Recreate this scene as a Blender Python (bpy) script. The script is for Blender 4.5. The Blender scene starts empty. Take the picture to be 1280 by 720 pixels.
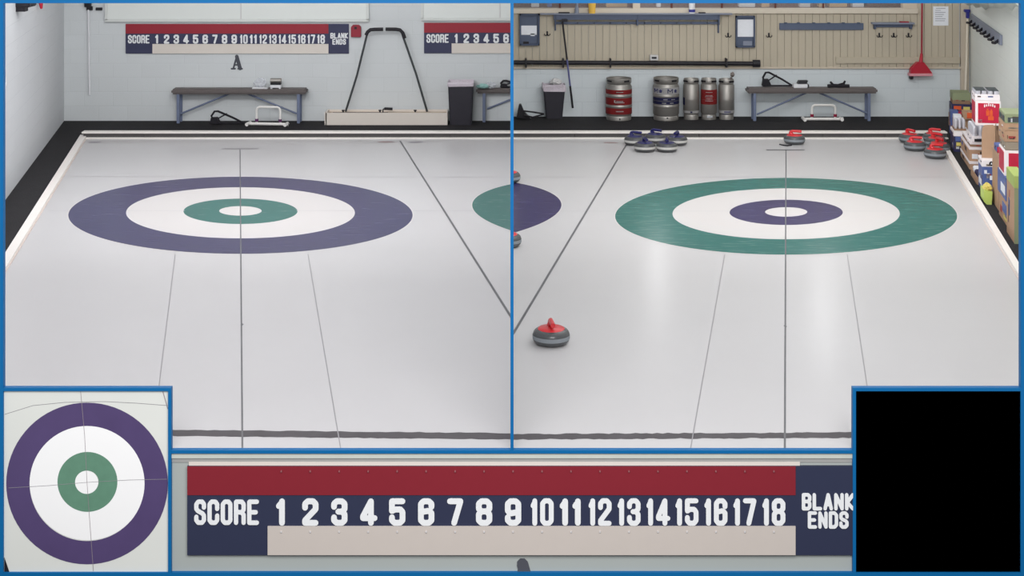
import bpy, bmesh, math, random
from mathutils import Vector, Matrix
random.seed(7)
C = bpy.context.scene
COL = C.collection
F, CX, HZ, H = 1850.0, 640.0, -148.0, 3.52     # focal length in pixels, centre column, horizon row, camera height (m)
KL, KR = (302-CX)/F, (982-CX)/F                # the two rinks fan out from the viewing gallery
YL, YR = 21.8, 22.2                            # back walls
YG = 9.12                                      # the gallery front
def X(px, Y): return (px-CX)*Y/F
def Z(py, Y): return H-(py-HZ)*Y/F
def G(py): return F*H/(py-HZ)                  # distance of a floor point seen at row py
def W(px, py, Y): return Vector((X(px, Y), Y, Z(py, Y)))
def s2l(c):
    c = c/255.0
    return c/12.92 if c <= .04045 else ((c+.055)/1.055)**2.4

# ---------------------------------------------------------------- materials
def nodes(name):
    m = bpy.data.materials.new(name); m.use_nodes = True
    nt = m.node_tree; b = nt.nodes['Principled BSDF']
    return m, nt, b
def mat(name, rgb, rough=.6, metal=0.0, spec=.3, k=1.0, noise=.06, nscale=12.0, bump=0.0, bscale=60.0):
    m, nt, b = nodes(name)
    c = [min(.95, s2l(v)*k) for v in rgb]
    b.inputs['Roughness'].default_value = rough
    b.inputs['Metallic'].default_value = metal
    b.inputs['Specular IOR Level'].default_value = spec
    tc = nt.nodes.new('ShaderNodeTexCoord')
    n = nt.nodes.new('ShaderNodeTexNoise'); n.inputs['Scale'].default_value = nscale; n.inputs['Detail'].default_value = 3
    nt.links.new(tc.outputs['Object'], n.inputs['Vector'])
    r = nt.nodes.new('ShaderNodeMix'); r.data_type = 'RGBA'
    r.inputs['A'].default_value = (*[v*(1-noise) for v in c], 1)
    r.inputs['B'].default_value = (*[min(.97, v*(1+noise)) for v in c], 1)
    nt.links.new(n.outputs['Fac'], r.inputs['Factor'])
    nt.links.new(r.outputs['Result'], b.inputs['Base Color'])
    if bump > 0:
        n2 = nt.nodes.new('ShaderNodeTexNoise'); n2.inputs['Scale'].default_value = bscale
        nt.links.new(tc.outputs['Object'], n2.inputs['Vector'])
        bp = nt.nodes.new('ShaderNodeBump'); bp.inputs['Strength'].default_value = bump; bp.inputs['Distance'].default_value = .01
        nt.links.new(n2.outputs['Fac'], bp.inputs['Height']); nt.links.new(bp.outputs['Normal'], b.inputs['Normal'])
    return m
def block_mat(name, rgb, rgb2):
    m, nt, b = nodes(name)
    tc = nt.nodes.new('ShaderNodeTexCoord')
    sp = nt.nodes.new('ShaderNodeSeparateXYZ'); cb = nt.nodes.new('ShaderNodeCombineXYZ')
    nt.links.new(tc.outputs['Object'], sp.inputs[0])
    nt.links.new(sp.outputs['X'], cb.inputs['X']); nt.links.new(sp.outputs['Z'], cb.inputs['Y'])
    br = nt.nodes.new('ShaderNodeTexBrick')
    br.inputs['Scale'].default_value = 1; br.inputs['Brick Width'].default_value = .42; br.inputs['Row Height'].default_value = .21
    br.inputs['Mortar Size'].default_value = .006; br.inputs['Mortar Smooth'].default_value = .6; br.inputs['Bias'].default_value = 0
    c = [s2l(v) for v in rgb]
    br.inputs['Color1'].default_value = (*c, 1); br.inputs['Color2'].default_value = (*[v*.975 for v in c], 1)
    br.inputs['Mortar'].default_value = (*[s2l(v) for v in rgb2], 1)
    nt.links.new(cb.outputs[0], br.inputs['Vector'])
    nt.links.new(br.outputs['Color'], b.inputs['Base Color'])
    n2 = nt.nodes.new('ShaderNodeTexNoise'); n2.inputs['Scale'].default_value = 90; nt.links.new(tc.outputs['Object'], n2.inputs['Vector'])
    ad = nt.nodes.new('ShaderNodeMath'); ad.operation = 'MULTIPLY_ADD'; ad.inputs[1].default_value = -1.2
    nt.links.new(br.outputs['Fac'], ad.inputs[0]); nt.links.new(n2.outputs['Fac'], ad.inputs[2])
    bp = nt.nodes.new('ShaderNodeBump'); bp.inputs['Strength'].default_value = .25; bp.inputs['Distance'].default_value = .006
    nt.links.new(ad.outputs[0], bp.inputs['Height']); nt.links.new(bp.outputs['Normal'], b.inputs['Normal'])
    b.inputs['Roughness'].default_value = .55; b.inputs['Specular IOR Level'].default_value = .25
    return m
def ice_mat(name, rgb, scratch=0.0, srgb=(190, 195, 200), thr=.66, rough=.24, wear=.035, stretch=(1.2, 14, 1)):
    """frozen surface: soft large-scale wear, optional pale scratches, pebbled gloss"""
    m, nt, b = nodes(name)
    c = [min(.95, s2l(v)) for v in rgb]
    tc = nt.nodes.new('ShaderNodeTexCoord')
    n = nt.nodes.new('ShaderNodeTexNoise'); n.inputs['Scale'].default_value = .9; n.inputs['Detail'].default_value = 5
    nt.links.new(tc.outputs['Object'], n.inputs['Vector'])
    r = nt.nodes.new('ShaderNodeMix'); r.data_type = 'RGBA'
    r.inputs['A'].default_value = (*[v*(1-wear) for v in c], 1); r.inputs['B'].default_value = (*[min(.97, v*(1+wear)) for v in c], 1)
    nt.links.new(n.outputs['Fac'], r.inputs['Factor'])
    out = r.outputs['Result']
    if scratch > 0:
        mp = nt.nodes.new('ShaderNodeMapping'); mp.inputs['Scale'].default_value = stretch; mp.inputs['Rotation'].default_value = (0, 0, .12)
        nt.links.new(tc.outputs['Object'], mp.inputs['Vector'])
        n3 = nt.nodes.new('ShaderNodeTexNoise'); n3.inputs['Scale'].default_value = 2.4; n3.inputs['Detail'].default_value = 7; n3.inputs['Roughness'].default_value = .65
        nt.links.new(mp.outputs[0], n3.inputs['Vector'])
        mr = nt.nodes.new('ShaderNodeMapRange'); mr.inputs['From Min'].default_value = thr; mr.inputs['From Max'].default_value = thr+.1; mr.inputs['To Max'].default_value = scratch
        nt.links.new(n3.outputs['Fac'], mr.inputs['Value'])
        r2 = nt.nodes.new('ShaderNodeMix'); r2.data_type = 'RGBA'
        nt.links.new(out, r2.inputs['A']); r2.inputs['B'].default_value = (*[s2l(v) for v in srgb], 1)
        nt.links.new(mr.outputs[0], r2.inputs['Factor']); out = r2.outputs['Result']
    nt.links.new(out, b.inputs['Base Color'])
    b.inputs['Roughness'].default_value = rough; b.inputs['IOR'].default_value = 1.31; b.inputs['Specular IOR Level'].default_value = .35
    n2 = nt.nodes.new('ShaderNodeTexNoise'); n2.inputs['Scale'].default_value = 55; nt.links.new(tc.outputs['Object'], n2.inputs['Vector'])
    bp = nt.nodes.new('ShaderNodeBump'); bp.inputs['Strength'].default_value = .12; bp.inputs['Distance'].default_value = .003
    nt.links.new(n2.outputs['Fac'], bp.inputs['Height']); nt.links.new(bp.outputs['Normal'], b.inputs['Normal'])
    return m
def speckle(name, rgb, rgb2, rough=.3, scale=260):
    m, nt, b = nodes(name)
    tc = nt.nodes.new('ShaderNodeTexCoord')
    v = nt.nodes.new('ShaderNodeTexNoise'); v.inputs['Scale'].default_value = scale; v.inputs['Detail'].default_value = 2
    nt.links.new(tc.outputs['Object'], v.inputs['Vector'])
    r = nt.nodes.new('ShaderNodeMix'); r.data_type = 'RGBA'
    r.inputs['A'].default_value = (*[s2l(q) for q in rgb], 1); r.inputs['B'].default_value = (*[s2l(q) for q in rgb2], 1)
    nt.links.new(v.outputs['Fac'], r.inputs['Factor']); nt.links.new(r.outputs['Result'], b.inputs['Base Color'])
    b.inputs['Roughness'].default_value = rough; b.inputs['Specular IOR Level'].default_value = .4
    return m
def glass_mat(name, alpha=.12, rgb=(200, 205, 210)):
    m, nt, b = nodes(name)
    b.inputs['Base Color'].default_value = (*[s2l(q) for q in rgb], 1); b.inputs['Alpha'].default_value = alpha; b.inputs['Roughness'].default_value = .08
    return m

M = {}
M['blue_frame'] = mat('blue painted steel', (10, 101, 160), .5, spec=.2, noise=.015)
M['ice_l'] = ice_mat('left rink ice', (200, 198, 200), wear=.03)
M['ice_r'] = ice_mat('right rink ice', (199, 197, 199), wear=.03)
M['white_ring'] = ice_mat('white painted ice', (210, 206, 206), wear=.012)
M['purple_l'] = ice_mat('left purple painted ice', (62, 59, 95), .6, (160, 160, 172), .615)
M['teal_l'] = ice_mat('left teal painted ice', (52, 106, 101), .6, (165, 188, 182), .61)
M['teal_r'] = ice_mat('right teal painted ice', (36, 103, 98), .5, (120, 160, 150), .55)
M['purple_r'] = ice_mat('right purple painted ice', (56, 50, 92), .5, (140, 135, 160), .58)
M['line_dark'] = mat('dark ice line', (104, 104, 108), .5, noise=.25, nscale=6)
M['line_mid'] = mat('grey ice line', (146, 144, 148), .5, noise=.1)
M['line_faint'] = mat('faint ice line', (160, 157, 161), .5, noise=.02)
M['hog'] = mat('worn grey hog line', (80, 76, 80), .6, noise=.25, nscale=9)
M['smudge_red'] = mat('reddish scuffed ice', (150, 128, 128), .5)
M['smudge_grey'] = mat('grey scuffed ice', (138, 134, 142), .5)
M['mat'] = mat('black rubber matting', (50, 49, 51), .85, spec=.08, noise=.12, nscale=5, bump=.4)
M['wall_l'] = block_mat('pale painted block', (211, 215, 217), (206, 210, 212))
M['wall_r'] = block_mat('pale blue grey painted block', (213, 220, 224), (204, 211, 216))
M['wall_side'] = block_mat('white painted side block', (214, 216, 219), (209, 211, 214))
M['wall_side_r'] = block_mat('bright painted side block', (227, 230, 225), (221, 224, 219))
M['red_big'] = mat('large board red', (132, 36, 48), .5, noise=.03)
M['navy_big'] = mat('large board navy', (48, 53, 77), .5, noise=.03)
M['cream_big'] = mat('large board cream strip', (199, 190, 183), .6, noise=.02)
M['hook_big'] = mat('dull pink card hook', (150, 90, 95), .6)
M['ceiling'] = mat('white ceiling', (225, 225, 222), .9)
M['bead'] = mat('beige painted boards', (186, 176, 158), .6, noise=.03, nscale=3)
M['beige_trim'] = mat('beige painted trim', (198, 186, 170), .6, noise=.02)
M['sill'] = mat('light beige sill', (204, 194, 179), .6, noise=.02)
M['curb_white'] = mat('white curb cap', (236, 231, 226), .5, noise=.05, nscale=5)
M['curb_side'] = mat('off white side bumper', (238, 232, 228), .5, noise=.03, nscale=4)
M['curb_dark'] = mat('grey foam bumper', (78, 76, 76), .8, noise=.12, nscale=7)
M['curb_line'] = mat('brownish seam', (205, 192, 186), .7)
M['whiteboard'] = mat('off white board face', (226, 230, 227), .35, noise=.015, nscale=2)
M['alu'] = mat('pale aluminium', (214, 217, 214), .45, .0, .4)
M['red_board'] = mat('dark red board paint', (152, 42, 56), .5, noise=.03)
M['navy_board'] = mat('navy board paint', (58, 60, 88), .5, noise=.03)
M['cream_board'] = mat('cream score strip', (219, 211, 203), .6, noise=.02)
M['lettering'] = mat('white lettering', (232, 234, 236), .6, noise=.02)
M['letter_grey'] = mat('dark grey painted letter', (78, 80, 88), .7)
M['bench_pad'] = mat('grey brown bench padding', (104, 97, 96), .6, bump=.2)
M['bench_leg'] = mat('slate blue painted metal', (112, 122, 148), .5)
M['black'] = mat('black plastic', (34, 32, 38), .5, noise=.1)
M['black_soft'] = mat('black webbing', (38, 36, 42), .85, noise=.15)
M['bin'] = mat('charcoal bin plastic', (50, 48, 56), .6, noise=.08)
M['bag'] = mat('translucent white bin bag', (205, 195, 205), .35, noise=.12, nscale=30, bump=.6)
M['pvc'] = mat('white pvc', (238, 235, 232), .35, noise=.02)
M['purple_tape'] = mat('purple tape', (95, 50, 95), .6)
M['red_tape'] = mat('dark red tape', (140, 30, 60), .6)
M['plywood'] = mat('pale painted wood', (226, 217, 208), .6, noise=.03, nscale=5)
M['plywood_in'] = mat('bare wood inside', (200, 180, 160), .7)
M['steel_dark'] = mat('dark steel tube', (70, 74, 76), .4, .3)
M['red_box'] = mat('dark red metal', (150, 42, 58), .5)
M['red_gloss'] = mat('red plastic', (176, 36, 54), .4)
M['red_pale'] = mat('pale red rim', (215, 150, 160), .4)
M['slate'] = mat('slate blue wood', (84, 94, 116), .5, noise=.05)
M['slate_dk'] = mat('dark slate recess', (74, 84, 106), .6)
M['paper'] = mat('white paper', (232, 234, 240), .7, noise=.05, nscale=25)
M['ink'] = mat('grey print', (150, 150, 160), .8)
M['keg'] = mat('brushed keg steel', (158, 154, 150), .48, .7, .4, noise=.12, nscale=9)
M['keg_top'] = mat('dull keg top', (120, 112, 108), .5, .6)
M['keg_red'] = mat('red keg band', (165, 52, 54), .5, noise=.08)
M['keg_blue'] = mat('navy keg band', (52, 54, 96), .5)
M['keg_pale'] = mat('pale keg band', (205, 203, 204), .5)
M['granite'] = speckle('grey granite', (62, 64, 68), (94, 96, 98), .25)
M['granite_far'] = speckle('pale granite', (58, 59, 62), (90, 90, 92), .3)
M['strike'] = speckle('frosted striking band', (118, 124, 130), (146, 152, 158), .6)
M['strike_far'] = speckle('pale striking band', (168, 168, 166), (200, 198, 194), .6)
M['red_handle'] = mat('red stone handle', (205, 40, 48), .3, spec=.5)
M['blue_handle'] = mat('blue stone handle', (32, 32, 92), .3, spec=.5)
M['yellow'] = mat('yellow plastic', (228, 184, 84), .5)
M['white_plastic'] = mat('white plastic', (226, 226, 230), .4)
M['blue_label'] = mat('blue label', (60, 64, 140), .5)
M['brown_int'] = mat('brown room beyond', (112, 84, 76), .8, noise=.2, nscale=3)
M['dark_int'] = mat('dark red brown boards', (92, 54, 48), .8, noise=.2)
M['tan'] = mat('tan card', (204, 172, 134), .7)
M['glass'] = glass_mat('window glass')
M['clear'] = glass_mat('clear crumpled plastic', .45, (225, 228, 235))
M['teal_plastic'] = mat('pale teal plastic', (150, 190, 185), .4)
M['wood_stick'] = mat('pale broom stick', (226, 216, 200), .5)
M['blue_stick'] = mat('blue grey broom stick', (92, 94, 140), .4)
M['blue_clamp'] = mat('deep blue plastic', (50, 50, 130), .4)
M['rack_grey'] = mat('grey wall rack', (128, 134, 150), .5)
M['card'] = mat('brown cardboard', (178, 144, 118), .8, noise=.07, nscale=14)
M['card_dk'] = mat('darker brown cardboard', (146, 116, 94), .8, noise=.07, nscale=14)  # a deeper brown than the plain cardboard
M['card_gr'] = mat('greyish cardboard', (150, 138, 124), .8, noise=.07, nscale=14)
M['print_dark'] = mat('dark brown print', (84, 66, 60), .7)
M['print_red'] = mat('brick red print', (160, 70, 66), .6)
M['print_blue'] = mat('slate blue print', (84, 96, 140), .6)
M['card_tape'] = mat('pale tan tape', (200, 172, 144), .4)
M['carton_white'] = mat('white carton', (238, 230, 232), .5, noise=.03)
M['carton_red'] = mat('red carton print', (190, 36, 66), .45, noise=.05)
M['carton_orange'] = mat('orange carton print', (222, 92, 50), .5)
M['carton_blue'] = mat('blue carton print', (84, 100, 156), .5, noise=.25, nscale=18)
M['carton_navy'] = mat('navy carton print', (50, 48, 88), .5, noise=.1)
M['carton_yellow'] = mat('yellow carton stripe', (214, 198, 110), .5)
M['carton_green'] = mat('pale green carton', (142, 150, 118), .6)
M['lime'] = mat('lime green carton', (166, 182, 106), .6)
M['lime_bag'] = mat('lime green bag', (190, 210, 110), .5, bump=.5)
M['can'] = mat('silver can', (206, 204, 212), .35, .3)
M['can_dark'] = mat('dark can side', (70, 76, 80), .4)
M['screen_black'] = mat('switched off black screen', (0, 0, 0), .9, spec=0, noise=0)
M['panel_wall'] = mat('pale grey gallery panel', (170, 176, 173), .6, noise=.03, nscale=2)
M['panel_rail'] = mat('greyish rail', (198, 202, 194), .6)
M['panel_shadow'] = mat('grey painted shadow strip', (160, 160, 158), .7)  # shadow under the parapet rail, put into the colour
M['chart_bg'] = mat('chart off white', (222, 224, 219), .5, noise=.04, nscale=3)
M['chart_white'] = mat('chart bright white', (252, 252, 252), .5, noise=.01)
M['chart_purple'] = mat('chart purple', (84, 70, 112), .4, noise=.14, nscale=5)
M['chart_teal'] = mat('chart teal', (100, 142, 120), .4, noise=.12, nscale=16)
M['chart_line'] = mat('chart thin line', (150, 140, 145), .5)

# ---------------------------------------------------------------- mesh builder
class MB:
    def __init__(self, o=(0, 0, 0)):
        self.bm = bmesh.new(); self.o = Vector(o)
    def box(self, a, b, bev=0):
        a = Vector(a)-self.o; b = Vector(b)-self.o
        r = bmesh.ops.create_cube(self.bm, size=1)
        for v in r['verts']:
            v.co = Vector([(a[i]+b[i])/2+v.co[i]*abs(b[i]-a[i]) for i in range(3)])
        if bev > 0:
            es = list({e for v in r['verts'] for e in v.link_edges})
            bmesh.ops.bevel(self.bm, geom=es, offset=bev, segments=2, affect='EDGES')
        return self
    def pbox(self, x0, y0, x1, y1, Y, d=.02, bev=0):
        """box whose front face at distance Y spans the measured rectangle, d deep behind it"""
        p, q = W(x0, y1, Y), W(x1, y0, Y)
        return self.box((p.x, Y, p.z), (q.x, Y+d, q.z), bev)
    def tube(self, pts, r, n=10, closed=False, r2=None):
        pts = [Vector(p)-self.o for p in pts]; N = len(pts); rings = []
        up = None
        for i, p in enumerate(pts):
            a = pts[(i-1) % N] if (i > 0 or closed) else p; b = pts[(i+1) % N] if (i < N-1 or closed) else p
            d = (b-a).normalized()
            if up is None:
                up = Vector((0, 0, 1)) if abs(d.z) < .9 else Vector((1, 0, 0))
            s = d.cross(up)
            if s.length < 1e-4: s = d.orthogonal()
            s.normalize(); u = s.cross(d).normalized(); up = u
            rr = r if r2 is None else r+(r2-r)*i/(N-1)
            rings.append([self.bm.verts.new(p+(s*math.cos(t)+u*math.sin(t))*rr) for t in [2*math.pi*j/n for j in range(n)]])
        for i in range(N if closed else N-1):
            A, B = rings[i], rings[(i+1) % N]
            for j in range(n):
                self.bm.faces.new((A[j], A[(j+1) % n], B[(j+1) % n], B[j]))
        if not closed:
            self.bm.faces.new(rings[0][::-1]); self.bm.faces.new(rings[-1])
        return self
    def lathe(self, prof, c=(0, 0, 0), n=32):
        c = Vector(c)-self.o; rings = []
        for r, z in prof:
            if r < 1e-5: rings.append([self.bm.verts.new(c+Vector((0, 0, z)))])
            else: rings.append([self.bm.verts.new(c+Vector((r*math.cos(2*math.pi*j/n), r*math.sin(2*math.pi*j/n), z))) for j in range(n)])
        for A, B in zip(rings, rings[1:]):
            for j in range(n):
                q = []
                for v in (A[j % len(A)], A[(j+1) % len(A)], B[(j+1) % len(B)], B[j % len(B)]):
                    if v not in q: q.append(v)
                if len(q) > 2:
                    try: self.bm.faces.new(q)
                    except ValueError: pass
        return self
    def prism(self, pts, d):
        """polygon pts (3-D, coplanar) thickened by vector d"""
        d = Vector(d); a = [self.bm.verts.new(Vector(p)-self.o) for p in pts]; b = [self.bm.verts.new(Vector(p)-self.o+d) for p in pts]
        n = len(a); self.bm.faces.new(a); self.bm.faces.new(b[::-1])
        for i in range(n): self.bm.faces.new((a[i], b[i], b[(i+1) % n], a[(i+1) % n]))
        return self
    def stroke(self, pts, t, Y, d=.004, closed=False):
        """flat painted stroke through (x, z) points on a wall plane facing the gallery"""
        P = [Vector((p[0], 0, p[1])) for p in pts]; L = list(zip(P, P[1:]+([P[0]] if closed else [])))
        if not closed: L = L[:len(P)-1]
        for a, b in L:
            if (b-a).length < 1e-6: continue
            s = (b-a).normalized().cross(Vector((0, 1, 0)))*t/2
            o = Vector((0, Y, 0)); self.k = getattr(self, 'k', 0)+1
            self.prism([a+s+o, b+s+o, b-s+o, a-s+o], (0, -d-.00006*self.k, 0))
        for ip, p in enumerate(P):
            self.prism([(p.x+t/2*math.cos(q), Y, p.z+t/2*math.sin(q)) for q in [math.pi/4*i+math.pi/8 for i in range(8)]], (0, -d-.00006*self.k-.00003-.000002*ip, 0))
        return self
    def cut(self, co, no):
        """slice away the side the normal points to, closing the cut"""
        g = self.bm.verts[:]+self.bm.edges[:]+self.bm.faces[:]
        r = bmesh.ops.bisect_plane(self.bm, geom=g, plane_co=Vector(co)-self.o, plane_no=no, clear_outer=True)
        es = [e for e in r['geom_cut'] if isinstance(e, bmesh.types.BMEdge)]
        if es: bmesh.ops.holes_fill(self.bm, edges=es)
        return self
    def build(self, name, m, parent=None, smooth=False, loc=None):
        bmesh.ops.recalc_face_normals(self.bm, faces=self.bm.faces)
        me = bpy.data.meshes.new(name); self.bm.to_mesh(me); self.bm.free(); me.materials.append(m)
        if smooth:
            for p in me.polygons: p.use_smooth = True
            me.set_sharp_from_angle(angle=math.radians(38))
        o = bpy.data.objects.new(name, me); COL.objects.link(o)
        if parent: o.parent = parent
        else: o.location = self.o if loc is None else loc
        return o
def tag(o, label, cat, group=None, kind=None):
    if label: o['label'] = label
    if cat: o['category'] = cat
    if group: o['group'] = group
    if kind: o['kind'] = kind
    return o
def struct(o, label=None):
    o['kind'] = 'structure'
    if label: o['label'] = label
    return o
def thing(name, label, cat, loc, rz=0, group=None):
    o = bpy.data.objects.new(name, None); o.empty_display_size = .05; COL.objects.link(o)
    o.location = loc; o.rotation_euler.z = rz
    return tag(o, label, cat, group)
def copy_tree(o, parent=None):
    c = o.copy(); COL.objects.link(c)
    if parent: c.parent = parent
    for ch in list(o.children): copy_tree(ch, c)
    return c

# ---------------------------------------------------------------- lettering
GL = {
 'S': [[(1,.72),(1,.88),(.75,1),(.25,1),(0,.88),(0,.66),(.2,.56),(.8,.44),(1,.34),(1,.12),(.75,0),(.25,0),(0,.12),(0,.28)]],
 'C': [[(1,.66),(1,.88),(.75,1),(.25,1),(0,.88),(0,.12),(.25,0),(.75,0),(1,.12),(1,.34)]],
 'O': [[(0,.12),(0,.88),(.25,1),(.75,1),(1,.88),(1,.12),(.75,0),(.25,0),(0,.12)]],
 'R': [[(0,0),(0,1),(.75,1),(1,.88),(1,.62),(.75,.5),(0,.5)],[(.7,.5),(1,.38),(1,0)]],
 'E': [[(1,1),(0,1),(0,0),(1,0)],[(0,.5),(.85,.5)]],
 'B': [[(0,0),(0,1),(.75,1),(1,.88),(1,.64),(.75,.52),(0,.52)],[(.75,.52),(1,.4),(1,.12),(.75,0),(0,0)]],
 'L': [[(0,1),(0,0),(1,0)]], 'A': [[(0,0),(.5,1),(1,0)],[(.22,.3),(.78,.3)]],
 'N': [[(0,0),(0,1),(1,0),(1,1)]], 'K': [[(0,0),(0,1)],[(1,1),(.1,.46),(1,0)]],
 'D': [[(0,0),(0,1),(.7,1),(1,.85),(1,.15),(.7,0),(0,0)]],
 '0': [[(0,.12),(0,.88),(.25,1),(.75,1),(1,.88),(1,.12),(.75,0),(.25,0),(0,.12)]],
 '1': [[(.6,0),(.6,1)],[(.6,.95),(.05,.78)]],
 '2': [[(0,.7),(0,.88),(.25,1),(.75,1),(1,.88),(1,.64),(0,.12),(0,0),(1,0)]],
 '3': [[(0,.74),(0,.88),(.25,1),(.75,1),(1,.88),(1,.64),(.75,.52),(.4,.52)],[(.75,.52),(1,.4),(1,.12),(.75,0),(.25,0),(0,.12),(0,.26)]],
 '4': [[(.75,0),(.75,1),(0,.3),(0,.22),(1.1,.22)]],
 '5': [[(1,1),(0,1),(0,.55),(.3,.62),(.8,.62),(1,.5),(1,.12),(.75,0),(.25,0),(0,.12),(0,.26)]],
 '6': [[(1,.74),(1,.88),(.75,1),(.25,1),(0,.88),(0,.12),(.25,0),(.75,0),(1,.12),(1,.46),(.75,.56),(0,.5)]],
 '7': [[(0,1),(1,1),(.4,0)]],
 '8': [[(.25,.53),(0,.65),(0,.88),(.25,1),(.75,1),(1,.88),(1,.65),(.75,.53),(.25,.53),(0,.4),(0,.12),(.25,0),(.75,0),(1,.12),(1,.4),(.75,.53)]],
 '9': [[(0,.26),(0,.12),(.25,0),(.75,0),(1,.12),(1,.88),(.75,1),(.25,1),(0,.88),(0,.56),(.25,.44),(1,.5)]],
}
def write(mb, word, x0, x1, z0, z1, Y, t=None, gap=.12, widths=None):
    """blocky condensed lettering filling the rectangle x0..x1, z0..z1 on the plane Y"""
    n = len(word); ws = [(.6 if c == '1' else 1.0) for c in word]; tot = sum(ws)+gap*(n-1); s = (x1-x0)/tot; x = x0; h = z1-z0
    for c, w in zip(word, ws):
        cw = s*w; tt = t or min(.21*h, .36*s)
        for pl in GL[c]:
            mb.stroke([(x+tt/2+p[0]*(cw-tt), z0+tt/2+p[1]*(h-tt)) for p in pl], tt, Y)
        x += cw+gap*s
    return mb

# ================================================================ SETTING
def fan(k, u, Y): return Vector((k*Y+u, Y, 0))
def slab(pts, z0, z1):
    mb = MB(); mb.prism([(p[0], p[1], z0) for p in pts], (0, 0, z1-z0)); return mb
Y0 = 9.16                                   # near edge of the ice
PT = .010                                   # half thickness of the partition between the rinks
# --- left rink floor, ice and lines
lw = lambda Y, u: fan(KL, u, Y)
rw = lambda Y, u: fan(KR, u, Y)
fl = slab([lw(Y0, -2.62), (-PT, Y0, 0), (-PT, YL, 0), lw(YL, -2.62)], -.06, -.004).build('floor', M['mat']); struct(fl, 'black rubber matting around the left rink')
fr = slab([(PT, Y0, 0), rw(Y0, 2.77), rw(YR, 2.77), (PT, YR, 0)], -.06, -.004).build('floor', M['mat']); struct(fr, 'black rubber matting around the right rink')
il = slab([lw(Y0, -2.2), (-PT, Y0, 0), (-PT, 20.3, 0), lw(20.3, -2.2)], -.003, 0).build('floor', M['ice_l']); struct(il, 'pale grey ice sheet of the left rink')
ir = slab([(PT, Y0, 0), rw(Y0, 2.1), rw(20.3, 2.1), (PT, 20.3, 0)], -.003, 0).build('floor', M['ice_r']); struct(ir, 'pale grey ice sheet of the right rink')

def strip(name, pts, w, m, parent, z=.0012, k=0, side=0, jag=0):
    """painted line through floor points, w wide; clipped at the partition"""
    mb = MB(); n = len(pts); A = []; B = []
    for i in range(n):
        p = Vector(pts[i][:2]); d = (Vector(pts[min(i+1, n-1)][:2])-Vector(pts[max(i-1, 0)][:2])).normalized()
        s = Vector((-d.y, d.x))*w/2
        j1, j2 = 1+random.uniform(-jag, jag), 1+random.uniform(-jag, jag)
        A.append(mb.bm.verts.new((p.x+s.x*j1, p.y+s.y*j1, z))); B.append(mb.bm.verts.new((p.x-s.x*j2, p.y-s.y*j2, z)))
    for i in range(n-1): mb.bm.faces.new((A[i], A[i+1], B[i+1], B[i]))
    if side: mb.cut((side*PT, 0, 0), (-side, 0, 0))
    return mb.build(name, m, parent)
def line_pts(x0, y0, x1, y1, n=2):
    Ya, Yb = G(y0), G(y1); a = Vector((X(x0, Ya), Ya, 0)); b = Vector((X(x1, Yb), Yb, 0))
    return [a.lerp(b, i/(n-1)) for i in range(n)]
strip('centre_line', line_pts(300, 187, 303, 562.5), .012, M['line_dark'], il)
strip('divider_line', line_pts(500, 176, 643, 403), .022, M['line_dark'], il, side=-1)
strip('hog_line', line_pts(150, 540.5, 640, 545.5, 60), .108, M['hog'], il, .0008, side=-1, jag=.13)
strip('back_line', line_pts(70, 220.5, 640, 221.5), .02, M['line_faint'], il, .0006, side=-1)
strip('tee_line', line_pts(60, 263.5, 640, 263.5), .018, M['line_faint'], il, .0006, side=-1)
strip('tee_line', line_pts(160, 263.5, 231, 263.5), .012, M['line_faint'], il, .0016)
strip('tee_line', line_pts(371, 263.5, 442, 263.5), .012, M['line_faint'], il, .0016)
strip('guide_line', line_pts(219, 318, 189, 562), .007, M['line_mid'], il)
strip('guide_line', line_pts(385, 318, 426, 562), .007, M['line_mid'], il)
strip('hack_line', line_pts(277, 186, 323, 186), .07, M['line_mid'], il)
strip('centre_line', line_pts(982.5, 187, 981, 562.5), .013, M['line_dark'], ir)
strip('divider_line', line_pts(783, 181, 638, 423), .022, M['line_dark'], ir, side=1)
strip('hog_line', line_pts(640, 546, 1240, 543, 90), .092, M['hog'], ir, .0008, side=1, jag=.2)
strip('back_line', line_pts(640, 221.5, 1200, 221.5), .02, M['line_faint'], ir, .0006, side=1)
strip('tee_line', line_pts(640, 264, 1232, 264), .018, M['line_faint'], ir, .0006, side=1)
strip('tee_line', line_pts(843, 264, 913, 264), .012, M['line_faint'], ir, .0016)
strip('tee_line', line_pts(1053, 264, 1121, 264), .012, M['line_faint'], ir, .0016)
strip('guide_line', line_pts(906, 318, 863, 562), .007, M['line_mid'], ir)
strip('guide_line', line_pts(1059, 318, 1096, 562), .007, M['line_mid'], ir)
strip('hack_line', line_pts(958, 187.5, 1006, 187.5), .065, M['line_dark'], ir)
def blot(px, py, rx, ry, m, parent, name='scuff_mark', z=.0016):
    Y = G(py); cx = X(px, Y); mb = MB(); n = 20
    vs = []
    for i in range(n):
        t = 2*math.pi*i/n; q = random.uniform(.75, 1.1)
        vs.append(mb.bm.verts.new((cx+rx*q*math.cos(t), Y+ry*q*math.sin(t), z)))
    mb.bm.faces.new(vs); return mb.build(name, m, parent)
blot(482, 177.5, .12, .06, M['smudge_red'], il); blot(519, 177.8, .11, .05, M['smudge_grey'], il)
blot(119, 178, .10, .05, M['smudge_grey'], il); blot(764, 178.5, .11, .05, M['smudge_red'], ir)
blot(302.5, 406, .012, .03, M['line_dark'], il, 'centre_dot'); blot(981.5, 408, .012, .03, M['line_dark'], ir, 'centre_dot')

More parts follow.
